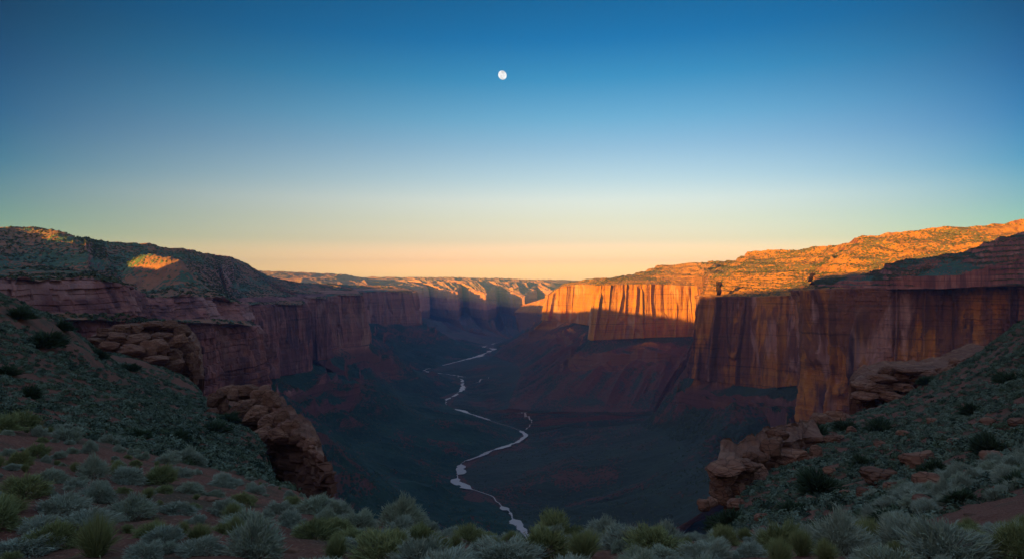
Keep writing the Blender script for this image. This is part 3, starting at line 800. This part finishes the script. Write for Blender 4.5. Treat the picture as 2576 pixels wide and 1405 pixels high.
# scrub on the two side slopes
sl = []
n_try = 120000
tx_ = rng.uniform(-190, 190, n_try); ty_ = rng.uniform(34, 262, n_try)
tpx = CX + tx_ / ty_ * F
ii = np.interp(tpx, gpx, np.arange(len(gpx))).round().astype(int); jj = np.interp(ty_, gY, np.arange(len(gY))).round().astype(int)
den = fbm(tx_ / 16, ty_ / 16, seed=61, o=3)
ok = (tpx > -300) & (tpx < 2850) & (ty_ > bench_limit(tpx) + 3) & gvis[ii, jj] & ((tpx < 735) | (tpx > 1735)) & (den > -.85) & (PYg[ii, jj] < 1500)
tx_, ty_, tpx, den = tx_[ok], ty_[ok], tpx[ok], den[ok]
tz_ = ground_z(tpx, ty_)
tsz = rng.uniform(.55, 1.55, len(tx_)) * (1 + .3 * den)
order = np.argsort(-tsz / ty_)
print('slope scrub', len(tx_))

# dark bushes by survey position (px, py foot, width px)
DARKP = [(45,800,90),(110,870,130),(160,830,70),(540,1085,90),(575,1060,70),(450,1110,70),(70,1000,80),(250,900,60),(2050,1100,110),(2130,1080,80),(2210,1085,90),(2060,1240,150),(1990,1290,110),(1830,1330,130),
         (2350,1190,90),(2490,1140,120),(2560,1250,110),(2330,965,60),(2450,1040,80),(2240,1330,120),(2420,1300,110),(2170,1170,80),(2540,960,90),(330,930,60),(20,940,80),(350,1100,70)]

# ------------------------------------------------------------------ labels by place
items = []     # (kind, px, py, place fn)
for (kd, px, Y, sz) in plants:
    items.append([kd, px, float(ground_py(px, Y)), Y, sz])
n_more = 300 - sum(1 for p in items if p[0] in 's')
n_more = max(0, min(n_more, 120))
for q in order[:n_more]:
    items.append(['s', float(tpx[q]), float(ground_py(tpx[q], ty_[q])), float(ty_[q]), float(tsz[q])])
rest = order[n_more:]

ORD = ['first', 'second', 'third', 'fourth', 'fifth', 'sixth', 'seventh', 'eighth', 'ninth', 'tenth', 'eleventh', 'twelfth', '13th', '14th', '15th', '16th', '17th', '18th', '19th', '20th', '21st', '22nd', '23rd', '24th', '25th',
       '26th', '27th', '28th', '29th', '30th', '31st', '32nd', '33rd', '34th', '35th', '36th', '37th', '38th', '39th', '40th']
DESC = {'s': ('sagebrush', 'grey-green sagebrush dome', 'shrub', 'sagebrush on the near ledge'), 'o': ('olive_shrub', 'olive green rounded shrub', 'shrub', 'olive shrubs on the near ledge'),
        'g': ('grass_tuft', 'yellow-green spiky grass tuft', 'grass tuft', 'grass tufts on the near ledge')}
ROWN = ['along the bottom edge of the photo', 'one row above the bottom edge', 'two rows above the bottom edge', 'three rows above the bottom edge', 'four rows above the bottom edge',
        'five rows above the bottom edge', 'six rows above the bottom edge', 'seven rows above the bottom edge', 'eight rows above the bottom edge', 'nine rows above the bottom edge']
for kd in 'sog':
    its = sorted([t for t in items if t[0] == kd], key=lambda t: -t[2])
    per = 30 if kd == 's' else 14
    nrow = max(1, math.ceil(len(its) / per))
    nm, ds, cat, grp = DESC[kd]
    c = 0
    for r_ in range(nrow):
        row = sorted(its[r_ * per:(r_ + 1) * per], key=lambda t: t[1])
        for q, t in enumerate(row):
            _, px, py, Y, sz = t
            z = float(ground_z(px, Y)); x = (px - CX) / F * Y
            far = Y > 36
            e = bpy.data.objects.new(nm, None); COL.objects.link(e)
            e.location = (x, Y, z - .02 * sz); e.rotation_euler = (random.uniform(-.08, .08), random.uniform(-.08, .08), random.uniform(0, 6.28))
            s_ = sz; e.scale = (s_, s_ * random.uniform(.75, 1.25), s_ * random.uniform(.75, 1.2))
            e.empty_display_size = .1
            szw = 'wide' if sz > .9 else ('small' if sz < .5 else 'mid-sized')
            tag(e, f'{szw} {ds}, {ORD[q]} from the left {ROWN[r_]}', cat, grp)
            src = {'s': SAGE, 'o': OLIVE, 'g': GRASS}[kd]
            link('blades' if kd == 'g' else 'foliage', src[c % len(src)], e)
            if kd != 'g' and not far: link('stem', STEM[c % 3], e)
            c += 1

for i, (px, py, wd) in enumerate(sorted(DARKP)):
    Y = on_ground(px, py, 38, 255) or 120.0
    sz = wd / F * Y * .9
    e = bpy.data.objects.new('dark_shrub', None); COL.objects.link(e)
    e.location = ((px - CX) / F * Y, Y, float(ground_z(px, Y)) - .05 * sz); e.scale = (sz, sz, sz * .8); e.rotation_euler = (0, 0, i * 1.3); e.empty_display_size = .1
    side = 'left slope' if px < 1288 else 'right slope'
    rank = i if px < 1288 else i - sum(1 for d in DARKP if d[0] < 1288)
    tag(e, f'dark green bushy shrub on the {side}, {ORD[rank]} of the dark ones from the left', 'shrub', 'dark bushes on the side slopes')
    link('foliage', DARKB[i % 3], e)
    link('stem', STEM[i % 3], e)

# dead twiggy bush on the brink
e = bpy.data.objects.new('dead_shrub', None); COL.objects.link(e)
Yd = 17.5; e.location = ((1597 - CX) / F * Yd, Yd, float(ground_z(1597, Yd)) - .05); e.scale = (.75,) * 3; e.empty_display_size = .1
tag(e, 'bare leafless twiggy bush standing out on the canyon brink', 'shrub'); link('branches', DEAD, e)


# ------------------------------------------------------------------ scatter stuff as one mesh
def scatter_mesh(name, pos, size, kindsz, mat, seed, ntri=70, flat=.8):
    protos = []
    for k_ in range(5):
        r = np.random.default_rng(seed + k_)
        th = r.uniform(0, 2 * np.pi, ntri); el = np.arcsin(r.uniform(0, 1, ntri))
        d = np.stack([np.cos(th) * np.cos(el), np.sin(th) * np.cos(el), np.sin(el)], -1)
        c = d * (r.uniform(.25, .5, ntri)[:, None]) * np.array([1, 1, flat])
        a = r.normal(0, 1, (ntri, 3)); a /= np.linalg.norm(a, axis=1, keepdims=True)
        b = np.cross(a, d); b /= np.linalg.norm(b, axis=1, keepdims=True) + 1e-9
        s = kindsz * r.uniform(.7, 1.3, ntri)[:, None]
        protos.append(np.stack([c + a * s, c + b * s, c - a * s * .6 - b * s * .5], 1))
    n = len(pos); r = np.random.default_rng(seed + 99)
    pick = r.integers(0, 5, n); rot = r.uniform(0, 6.28, n)
    PV = np.array(protos)[pick]                                          # n,ntri,3,3
    cs, sn = np.cos(rot)[:, None, None], np.sin(rot)[:, None, None]
    X_ = PV[..., 0] * cs - PV[..., 1] * sn; Y_ = PV[..., 0] * sn + PV[..., 1] * cs
    V = np.stack([X_, Y_, PV[..., 2]], -1) * size[:, None, None, None] + pos[:, None, None, :]
    tint = np.repeat(r.uniform(0, 1, n), ntri * 3)
    me = np_mesh(name, V.reshape(-1, 3), np.arange(n * ntri * 3).reshape(-1, 3), mat, attrs={'tint': tint, 'tip': np.zeros(n * ntri * 3)})
    o = link(name, me)
    return o


q = rest[:13500]
pos = np.stack([tx_[q], ty_[q], tz_[q] - .03], -1)
o = scatter_mesh('scrub', pos, tsz[q], .10, M_SCRUB, 400, 100); tag(o, 'dense low scrub covering the side slopes of the near ledge', 'scrub', kind='stuff')


def scatter_on(G, kinds, use, n, smin, smax, seed, ntri=14):
    M_, nv = G.shape[:2]; r = np.random.default_rng(seed)
    rowsok = np.nonzero(np.isin(kinds, use))[0]; rowsok = rowsok[rowsok < nv - 1]
    i = r.integers(0, M_ - 1, n * 3); j = r.choice(rowsok, n * 3)
    a, b = r.random(n * 3)[:, None], r.random(n * 3)[:, None]
    p = G[i, j] * (1 - a) * (1 - b) + G[i + 1, j] * a * (1 - b) + G[i, j + 1] * (1 - a) * b + G[i + 1, j + 1] * a * b
    e1 = G[i + 1, j] - G[i, j]; e2 = G[i, j + 1] - G[i, j]; nn = np.cross(e2, e1); nz = np.abs(nn[:, 2]) / (np.linalg.norm(nn, axis=1) + 1e-9)
    px = CX + p[:, 0] / np.maximum(p[:, 1], 1) * F
    clump = fbm(p[:, 0] / 60, p[:, 1] / 60, seed=seed, o=3)
    ok = (nz > .55) & (p[:, 1] > 250) & (px > -150) & (px < 2720) & (clump > -.35)
    ok &= np.hypot(p[:, 0] + 452, (p[:, 1] - 868)) > 38
    p = p[ok][:n]
    return p, r.uniform(smin, smax, len(p))


pp = [scatter_on(GL, kL, [2, 4], 16000, 2.0, 4.5, 1), scatter_on(GL, kL, [6, 7], 20000, 1.8, 4, 2), scatter_on(GR, kR, [2, 3], 14000, 2, 4.5, 3), scatter_on(GR, kR, [5, 6], 26000, 1.8, 4.2, 4), scatter_on(GS, kS, [0, 1, 2], 7000, 1.2, 2.8, 5)]
pos = np.concatenate([a for a, b in pp]); sz = np.concatenate([b for a, b in pp])
o = scatter_mesh('scrub', pos, sz, .28, M_JUNIPER, 500, 14); tag(o, 'tiny scrub bushes dotted over the canyon hillsides and rims', 'scrub', kind='stuff')
print('hill scrub', len(pos))


# ------------------------------------------------------------------ boulders and outcrops
def rock_mesh(name, seed, box=.5, sub=4):
    """rounded block, about one unit across, layered and worn"""
    n = 2 ** sub + 1
    lin = np.linspace(-1, 1, n); V, Fc = [], []
    faces = []
    for ax in range(3):
        for s in (-1, 1):
            A, B = np.meshgrid(lin, lin, indexing='ij'); C = np.full_like(A, s)
            pts = [None] * 3; pts[ax] = C; pts[(ax + 1) % 3] = A; pts[(ax + 2) % 3] = B
            base = len(V) and sum(len(v) for v in V)
            V.append(np.stack(pts, -1).reshape(-1, 3))
            f = grid_faces(n, n) + base
            faces.append(f[:, ::-1] if s > 0 else f)
    V = np.concatenate(V); Fc = np.concatenate(faces)
    key = np.round(V * 1000).astype(np.int64)
    _, idx, inv = np.unique(key, axis=0, return_index=True, return_inverse=True)
    V = V[idx]; Fc = inv.reshape(-1)[Fc]
    sph = V / np.linalg.norm(V, axis=1, keepdims=True)
    p = 2 + 5 * box
    rr = (np.abs(sph) ** p).sum(1) ** (-1 / p)
    Q = sph * rr[:, None] * .5
    r = np.random.default_rng(seed)
    for _ in range(8 if box < .5 else 15):      # planar breaks
        d = r.normal(0, 1, 3); d /= np.linalg.norm(d); c = r.uniform(.33, .46)
        t = Q @ d - c; Q = Q - np.where(t > 0, t, 0)[:, None] * d * .9
    d = .07 * fbm(Q[:, 0] * 2.5 + seed, Q[:, 1] * 2.5, Q[:, 2] * 2.5, o=4, seed=seed) + .02 * fbm(Q[:, 0] * 9, Q[:, 1] * 9, Q[:, 2] * 14 + seed, o=3, seed=seed)
    lay = np.abs((Q[:, 2] * 4.3 + seed * .37 + .15 * noise(Q[:, 0] * 3, Q[:, 1] * 3, 0, seed)) % 1 - .5) * 2
    Q = Q + sph * (d - .035 * sstep(.8, 1, lay))[:, None]
    return np_mesh(name, Q, Fc, M_BOULDER, smooth=box < .5)


BLOCK = [rock_mesh('boulder', 600 + i, .9) for i in range(8)]
ROUND = [rock_mesh('boulder', 640 + i, .12) for i in range(6)]
bcount = [0]


def boulder(px, py, Y, w, h, d, round_=False, label='', group=None, tilt=.12, rz=None):
    me = (ROUND if round_ else BLOCK)[bcount[0] % (6 if round_ else 8)]; bcount[0] += 1
    c = P(px, py, Y)
    o = link('boulder', me, loc=c, rot=(random.uniform(-tilt, tilt), random.uniform(-tilt, tilt), random.uniform(-.5, .5) if rz is None else rz), sc=(w, d, h))
    tag(o, label, 'boulder', group)
    return o


def outcrop_body(name, top, basepy, Ydeep, seed, label, mat, kk=.05, depth=14):
    """a rock cliff body: top = [(px, py, Y)], faces the canyon/viewer, with a rough top running back"""
    st = []
    for (px, py, Y) in top:
        T = P(px, py, Y); Bt = T.copy(); Bt[2] = (CY - basepy) / F * Y
        back = T + np.array([(-.35 if px < 1288 else .35) * depth, depth, 1.0]); bb = back.copy(); bb[2] = Bt[2]
        st.append([bb, back, T, Bt])
    g = resample_stations(st, .0022, 1.0)
    Mg = g.shape[0]
    r1, f1 = lerp_rows(g[:, 0], g[:, 1], 4); r2, f2 = lerp_rows(g[:, 1], g[:, 2], 24); r3, f3 = lerp_rows(g[:, 2], g[:, 3], 110, True)
    G = np.concatenate([r1, r2, r3], 1); nv = G.shape[1]
    n_ = grid_normals(G); n_[..., 2] *= .2
    s = np.linalg.norm(np.gradient(g[:, 2], axis=0), axis=1).cumsum()[:, None] + np.zeros((1, nv))
    z = G[..., 2]; zz = z + .4 * noise(s / 5, 2.2, seed=seed)
    th = 1.5
    lay = np.floor(zz / th); blk = np.floor(s / 3.1 + 5 * hsh(lay, 1, 0, seed))
    d = 1.0 * (hsh(lay, 0, 0, seed) - .5) + 1.3 * (hsh(lay, blk, 2, seed) - .5)
    d -= .55 * sstep(.72, 1, np.abs((zz / th) % 1 - .5) * 2)
    d -= .5 * sstep(.8, 1, np.abs((s / 3.1 + 5 * hsh(lay, 1, 0, seed)) % 1 - .5) * 2)
    d += 1.6 * fbm(s / 7, z / 9, seed=seed + 3, o=4) + .25 * fbm(s / .8, z / .8, seed=seed + 8, o=3)
    front = np.concatenate([np.zeros(4), np.linspace(0, 1, 24), np.ones(111)])[None, :]
    G = G + n_ * (d * (.25 + .75 * front))[..., None]
    G[..., 2] += (1 - front) * .5 * fbm(G[..., 0] / 2.5, G[..., 1] / 2.5, seed=seed + 5, o=4)
    # taper to the two ends
    me = np_mesh(name, G.reshape(-1, 3), grid_faces(Mg, nv), mat, attrs={'veg': np.zeros(Mg * nv)})
    o = link(name, me); tag(o, label, 'rock outcrop')
    return o


M_OUT = canyon_mat('outcrop_sandstone', .12, rockA=(.21, .085, .055), rockB=(.13, .05, .034), pale=(.27, .125, .08), streak=.45)
outcrop_body('rock_outcrop', [(560,1030,135),(600,1020,132),(660,1010,126),(700,1035,120),(735,1075,112),(775,1105,106),(805,1140,102),(828,1190,100),(838,1240,101),(840,1300,104)], 1420, 12, 5,
             'broken red rock outcrop on the left edge of the ledge, above the dark gorge', M_OUT)
outcrop_body('rock_outcrop', [(215,850,225),(260,835,228),(330,822,235),(400,818,240),(450,828,240),(480,850,238),(496,900,236),(502,960,235)], 1010, 12, 15,
             'low red rock outcrop with rounded slabs at the top of the left slope', M_OUT)
outcrop_body('rock_outcrop', [(1798,1170,80),(1812,1160,80),(1850,1165,82),(1900,1150,86),(1940,1120,92),(1990,1110,98),(2060,1095,110)], 1310, 12, 25,
             'jutting red rock outcrop with a pointed overhanging slab on the right slope', M_OUT, depth=8)
outcrop_body('rock_outcrop', [(2150,985,196),(2165,960,195),(2215,935,196),(2280,928,198),(2340,930,200),(2400,915,204),(2470,880,208),(2520,880,205),(2540,930,200)], 1075, 12, 35,
             'long layered red rock outcrop along the top of the right slope', M_OUT)


def pile(pts, label, group, jitter=1.0):
    """pts: (px, py, Y, width px, height px, rounded)"""
    pts = sorted(pts, key=lambda t: t[0])
    for i, (px, py, Y, w, h, rd) in enumerate(pts):
        boulder(px, py, Y, w / F * Y * 1.12, h / F * Y * 1.2, w / F * Y * random.uniform(.8, 1.1), rd, f'{label}, {ORD[i]} boulder from the left', group)


# left outcrop blocks on the ledge edge
A1 = [(545,1000,128,40,34,0),(572,985,133,46,32,1),(600,992,132,50,38,1),(628,985,130,52,40,1),(655,1003,127,46,44,1),(683,1012,124,40,52,1),(610,1030,124,60,40,0),(645,1045,120,56,40,0),(680,1060,118,50,38,0),
      (560,1030,128,24,48,0),(538,1036,126,30,22,1),(708,1052,117,38,40,1),(730,1080,112,44,44,1),(700,1095,111,52,40,0),(752,1098,110,40,36,1),(785,1120,106,38,36,1),
      (660,1090,113,50,34,0),]
pile(A1, 'weathered red boulder of the left ledge outcrop', 'boulders of the left ledge outcrop')
A2 = [(262,835,222,40,22,0),(300,828,225,44,22,0),(340,822,230,46,20,0),(382,818,234,50,22,1),(425,820,236,44,24,0),(458,832,236,36,30,1),(300,850,220,52,24,0),(350,850,222,60,26,0),(400,852,226,56,28,0),(445,858,228,44,32,0),
      (330,880,214,56,26,1),(375,878,218,44,40,1),(402,872,220,46,44,1),(435,890,224,44,30,0),(468,880,230,34,40,0),(480,905,230,30,40,0),(440,915,222,50,24,0),(390,905,216,60,22,0),(275,868,212,40,18,1),(80,842,110,44,22,1),(240,856,200,30,16,1)]
pile(A2, 'rounded red slab of the upper left outcrop', 'slabs of the upper left outcrop')
A3 = [(1830,1172,78,90,26,0),(1870,1170,80,70,30,0),(1820,1195,79,60,34,0),(1865,1200,80,60,40,0),(1812,1235,78,56,60,0),(1855,1240,79,56,50,0),(1888,1148,84,40,30,1),(1915,1150,86,34,26,1),(1935,1130,88,44,46,1),(1900,1185,83,50,40,0),
      (1955,1095,96,50,30,0),(1950,1118,92,44,34,0),(1985,1155,90,90,60,0),(2030,1170,92,44,44,0),(1910,1215,82,60,44,0),(1955,1210,85,50,40,0),(2070,1055,134,56,32,1),(2100,1052,136,44,34,1),(2125,1058,138,50,32,1),
      (1770,1268,66,30,26,1),(1850,1265,72,40,26,1),(1880,1258,73,30,24,1),(2050,1140,96,30,36,1),(2095,1105,108,50,22,0),(2140,1092,116,24,34,1),(2050,1215,80,44,24,1),(1790,1262,68,24,24,1)]
pile(A3, 'red-brown rock of the jutting right outcrop', 'rocks of the jutting right outcrop')
A4 = [(2172,965,192,48,20,0),(2215,952,192,60,24,0),(2232,932,194,40,20,0),(2275,928,195,76,16,0),(2260,948,194,50,24,0),(2205,975,191,70,22,0),(2262,972,192,60,20,0),(2305,955,195,54,24,0),(2345,945,198,46,24,1),(2330,972,195,60,22,0),
      (2372,935,202,44,26,1),(2180,995,190,60,24,0),(2240,998,190,64,24,0),(2300,990,192,60,20,0),(2400,912,206,30,24,1),(2380,960,196,44,26,1),(2400,942,194,38,34,1),(2425,925,196,30,28,1),(2440,960,192,32,28,1),
      (2480,910,196,58,40,1),(2510,925,192,44,28,1),(2360,985,188,50,22,0),(2455,935,194,34,26,1),(2530,860,205,50,24,0),(2560,845,210,46,20,0),(2495,880,206,44,22,0)]
pile(A4, 'rounded red slab of the long upper right outcrop', 'slabs of the upper right outcrop')
A5 = [(2310,1155,0,75,36,1),(2505,1155,0,70,36,1),(2205,1195,0,78,36,1),(2335,1215,0,70,44,1),(2250,1225,0,50,24,1),(2325,1265,0,60,36,1),(2300,1170,0,28,22,1),(2450,1300,0,50,14,1),(2180,1240,0,44,26,1),(2085,1185,0,28,22,1),(2130,1240,0,34,18,1),(2400,1110,0,30,16,1),(2560,1060,0,40,20,1),(1915,1300,0,34,20,1),(1985,1330,0,30,16,1),(2110,1310,0,40,20,1),(2040,1255,0,26,16,1),(2215,1120,0,30,18,1),(2275,1090,0,36,18,1),(2390,1330,0,44,18,1),(2520,1230,0,36,20,1),(2440,1190,0,28,16,1),(2350,1060,0,30,16,1),(2170,1285,0,26,14,1),(2480,1060,0,34,18,1)]
A5 = [(a, b, (on_ground(a, b + d * .4, 30, 200) or 80), c, d, e_) for a, b, _, c, d, e_ in A5]
pile(A5, 'half buried boulder among scrub on the right slope', 'boulders strewn on the right slope')
A6 = [(1130,1362,14,60,14,1),(1210,1360,14,70,12,1),(1400,1378,12,50,14,1),(1340,1368,13,40,10,1),(1080,1350,16,34,12,1),(1560,1372,13,44,12,1),(1750,1385,12,40,12,1),(730,1390,10,50,14,1),(100,1240,16,60,16,1),(200,1255,16,50,14,1),(520,1255,22,50,10,1)]
A6 = [(a, b, min(on_ground(a, b, 5, 40) or 14, 18 if a > 900 else 40), c, d, e_) for a, b, _, c, d, e_ in A6]
pile(A6, 'low red stone in the bare soil of the near ledge', 'stones on the near ledge')


# dark rock pillars standing on the right rim
m_, nt__, bs__ = new_mat('dark_rock'); bs__.inputs['Base Color'].default_value = (.035, .018, .014, 1)
for (px, py0, py1, Y, wpx, lab) in ((1808, 708, 742, 1415, 11, 'dark rock pillar standing on the shaded right rim below the sunlit slope'), (2036, 686, 708, 1290, 10, 'dark leaning rock fin on the right rim beside the sunlit slope')):
    k_ = Y / F; hh = (py1 - py0) * k_; ww_ = wpx * k_; V_ = []; ns = 12; lv = 14
    for a_ in range(lv):
        t_ = a_ / (lv - 1); rad = ww_ * .5 * (.75 + .35 * math.sin(t_ * 2.6 + .3) * (1 if px < 1900 else .6) + (.35 if t_ > .74 else 0)) * (1 if t_ < .97 else .75)
        for b_ in range(ns):
            an = b_ / ns * 2 * math.pi; rr_ = rad * (1 + .22 * math.sin(an * 3 + a_ * .8) + .12 * math.sin(an * 5 - a_ * 1.7))
            V_.append((math.cos(an) * rr_ + (0 if px < 1900 else t_ * ww_ * .9), math.sin(an) * rr_ * .9, t_ * hh))
    Fq = [(a_ * ns + b_, a_ * ns + (b_ + 1) % ns, (a_ + 1) * ns + (b_ + 1) % ns, (a_ + 1) * ns + b_) for a_ in range(lv - 1) for b_ in range(ns)]
    V_.append((0 if px < 1900 else ww_ * .9, 0, hh)); top_ = len(V_) - 1
    Fq += [((lv - 1) * ns + b_, (lv - 1) * ns + (b_ + 1) % ns, top_, top_) for b_ in range(0)]
    me = bpy.data.meshes.new('rock_pillar'); me.from_pydata(V_, [], Fq + [((lv - 1) * ns + b_, (lv - 1) * ns + (b_ + 1) % ns, top_) for b_ in range(ns)]); me.materials.append(m_)
    tag(link('rock_pillar', me, loc=P(px, py1, Y)), lab, 'rock pillar')

# ------------------------------------------------------------------ moon
def moon():
    m, nt, bs = new_mat('moon_surface'); n = N(nt)
    tc = n.node('ShaderNodeTexCoord').outputs['Object']
    c = n.mix(n.ramp(n.noise(n.mapv(tc, (.004,) * 3), 1, 4, .6), [(.42, 0), (.62, 1)]), (.98, .99, 1.0), (.62, .62, .64))
    bs.inputs['Base Color'].default_value = (.0, .0, .0, 1)
    n.L(c, bs.inputs['Emission Color']); bs.inputs['Emission Strength'].default_value = .235
    Yd = 30000.0; r = 11.0 / F * Yd
    u, v = np.meshgrid(np.linspace(0, 2 * np.pi, 49), np.linspace(0, np.pi, 25), indexing='ij')
    V = np.stack([np.cos(u) * np.sin(v), np.sin(u) * np.sin(v), np.cos(v)], -1) * r
    me = np_mesh('moon', V.reshape(-1, 3), grid_faces(49, 25), m, smooth=True)
    o = link('moon', me, loc=P(1264, 189.5, Yd), rot=(0, R(-35), 0), sc=(1.0, 1.0, 1.0))
    o.scale = (.93, 1, 1.03)
    tag(o, 'small white gibbous moon high in the blue sky', 'moon')


moon()

# ------------------------------------------------------------------ light, sky, air
SUN_AZ, SUN_EL = 48.0, 6.8        # light travels towards +x,+y; azimuth from the view direction
trav = np.array([math.sin(R(SUN_AZ)), math.cos(R(SUN_AZ))])
ld = bpy.data.lights.new('sun', 'SUN'); ld.energy = 3.35; ld.angle = R(.6); ld.color = (1.0, .57, .035)
lo = bpy.data.objects.new('sun', ld); COL.objects.link(lo)
import mathutils
dvec = mathutils.Vector((trav[0] * math.cos(R(SUN_EL)), trav[1] * math.cos(R(SUN_EL)), -math.sin(R(SUN_EL))))
lo.rotation_euler = dvec.to_track_quat('-Z', 'Y').to_euler()

w = bpy.data.worlds.new('World'); SC.world = w; w.use_nodes = True
nt = w.node_tree; nt.nodes.clear(); n = N(nt)
out = n.node('ShaderNodeOutputWorld'); bg = n.node('ShaderNodeBackground')
sky = n.node('ShaderNodeTexSky', sky_type='NISHITA'); sky.sun_disc = False
sky.sun_elevation = R(SUN_EL); sky.sun_rotation = R(180 + SUN_AZ)
tc = n.node('ShaderNodeTexCoord').outputs['Generated']
sx = n.node('ShaderNodeSeparateXYZ'); n.L(tc, sx.inputs[0])
SK_C = [(0.0, (3.404, 2.25, 1.95)), (0.0271, (1.891, 1.124, 1.355)), (0.0567, (1.0, 0.787, 0.96)), (0.0856, (0.907, 0.768, 0.857)), (0.1143, (0.911, 0.801, 0.903)), (0.1432, (0.71, 0.722, 0.862)), (0.1874, (0.477, 0.608, 0.794)), (0.2282, (0.279, 0.545, 0.757)), (0.2809, (0.09, 0.419, 0.671)), (0.3311, (0.016, 0.294, 0.581)), (0.3787, (0.01, 0.241, 0.482)), (0.6, (0.017, 0.198, 0.407))]
SK_S = [(0.0, (0.576, 0.734, 0.692)), (0.0709, (0.187, 0.402, 0.54)), (0.0985, (0.134, 0.315, 0.506)), (0.1396, (0.036, 0.231, 0.452)), (0.1931, (0.008, 0.163, 0.379)), (0.2535, (0.003, 0.106, 0.272)), (0.3111, (0.002, 0.077, 0.186)), (0.5, (0.005, 0.114, 0.216))]
norm = lambda L_: [(z, tuple(min(1.0, v / 6.0) for v in c_)) for z, c_ in L_]
el = n.math('MULTIPLY', sx.outputs[2], 1.0, clamp=True)
# the warm arch of sky opposite the sun: full colour ahead, deeper blue to either side
hor = n.math('SQRT', n.math('ADD', n.math('MULTIPLY', sx.outputs[0], sx.outputs[0]), n.math('MULTIPLY', sx.outputs[1], sx.outputs[1])))
away = n.mrange(n.math('DIVIDE', sx.outputs[1], hor), 1.0, .78, 0, 1, False)
tint = n.mix(away, n.ramp(el, norm(SK_C)), n.ramp(el, norm(SK_S)))
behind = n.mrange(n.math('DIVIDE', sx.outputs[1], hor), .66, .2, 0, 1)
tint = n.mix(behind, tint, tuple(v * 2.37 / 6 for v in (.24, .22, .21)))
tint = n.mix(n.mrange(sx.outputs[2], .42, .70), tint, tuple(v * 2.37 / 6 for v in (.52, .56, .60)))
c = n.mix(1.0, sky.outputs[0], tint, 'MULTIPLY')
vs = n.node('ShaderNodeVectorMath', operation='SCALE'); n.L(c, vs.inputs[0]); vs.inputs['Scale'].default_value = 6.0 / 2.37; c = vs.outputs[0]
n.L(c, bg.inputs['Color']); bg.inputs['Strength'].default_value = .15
n.L(bg.outputs[0], out.inputs['Surface'])

HAZE = True
if HAZE:
    x0, x1, y0, y1, z0, z1 = -9500, 9500, -4500, 12500, -420, 345
    V = [(x, y, z) for x in (x0, x1) for y in (y0, y1) for z in (z0, z1)]
    Fc = [(0, 1, 3, 2), (4, 6, 7, 5), (0, 4, 5, 1), (2, 3, 7, 6), (0, 2, 6, 4), (1, 5, 7, 3)]
    me = np_mesh('haze', V, np.array(Fc))
    m = bpy.data.materials.new('haze'); m.use_nodes = True; nn = m.node_tree; nn.nodes.clear()
    oo = nn.nodes.new('ShaderNodeOutputMaterial'); pv = nn.nodes.new('ShaderNodeVolumePrincipled')
    pv.inputs['Color'].default_value = (.24, .48, 1.0, 1); pv.inputs['Density'].default_value = 5.8e-5
    nn.links.new(pv.outputs[0], oo.inputs['Volume'])
    me.materials.append(m); tag(link('haze', me), kind='stuff')

cam = bpy.data.cameras.new('camera'); cam.lens = 24; cam.sensor_width = 36; cam.clip_start = .1; cam.clip_end = 60000
co = bpy.data.objects.new('camera', cam); COL.objects.link(co); co.location = (0, 0, 0); co.rotation_euler = (R(90), 0, 0)
SC.camera = co
SC.view_settings.view_transform = 'Standard'; SC.view_settings.look = 'None'; SC.view_settings.exposure = 2.2; SC.view_settings.gamma = 1.0
SC.cycles.volume_bounces = 1; SC.cycles.max_bounces = 6
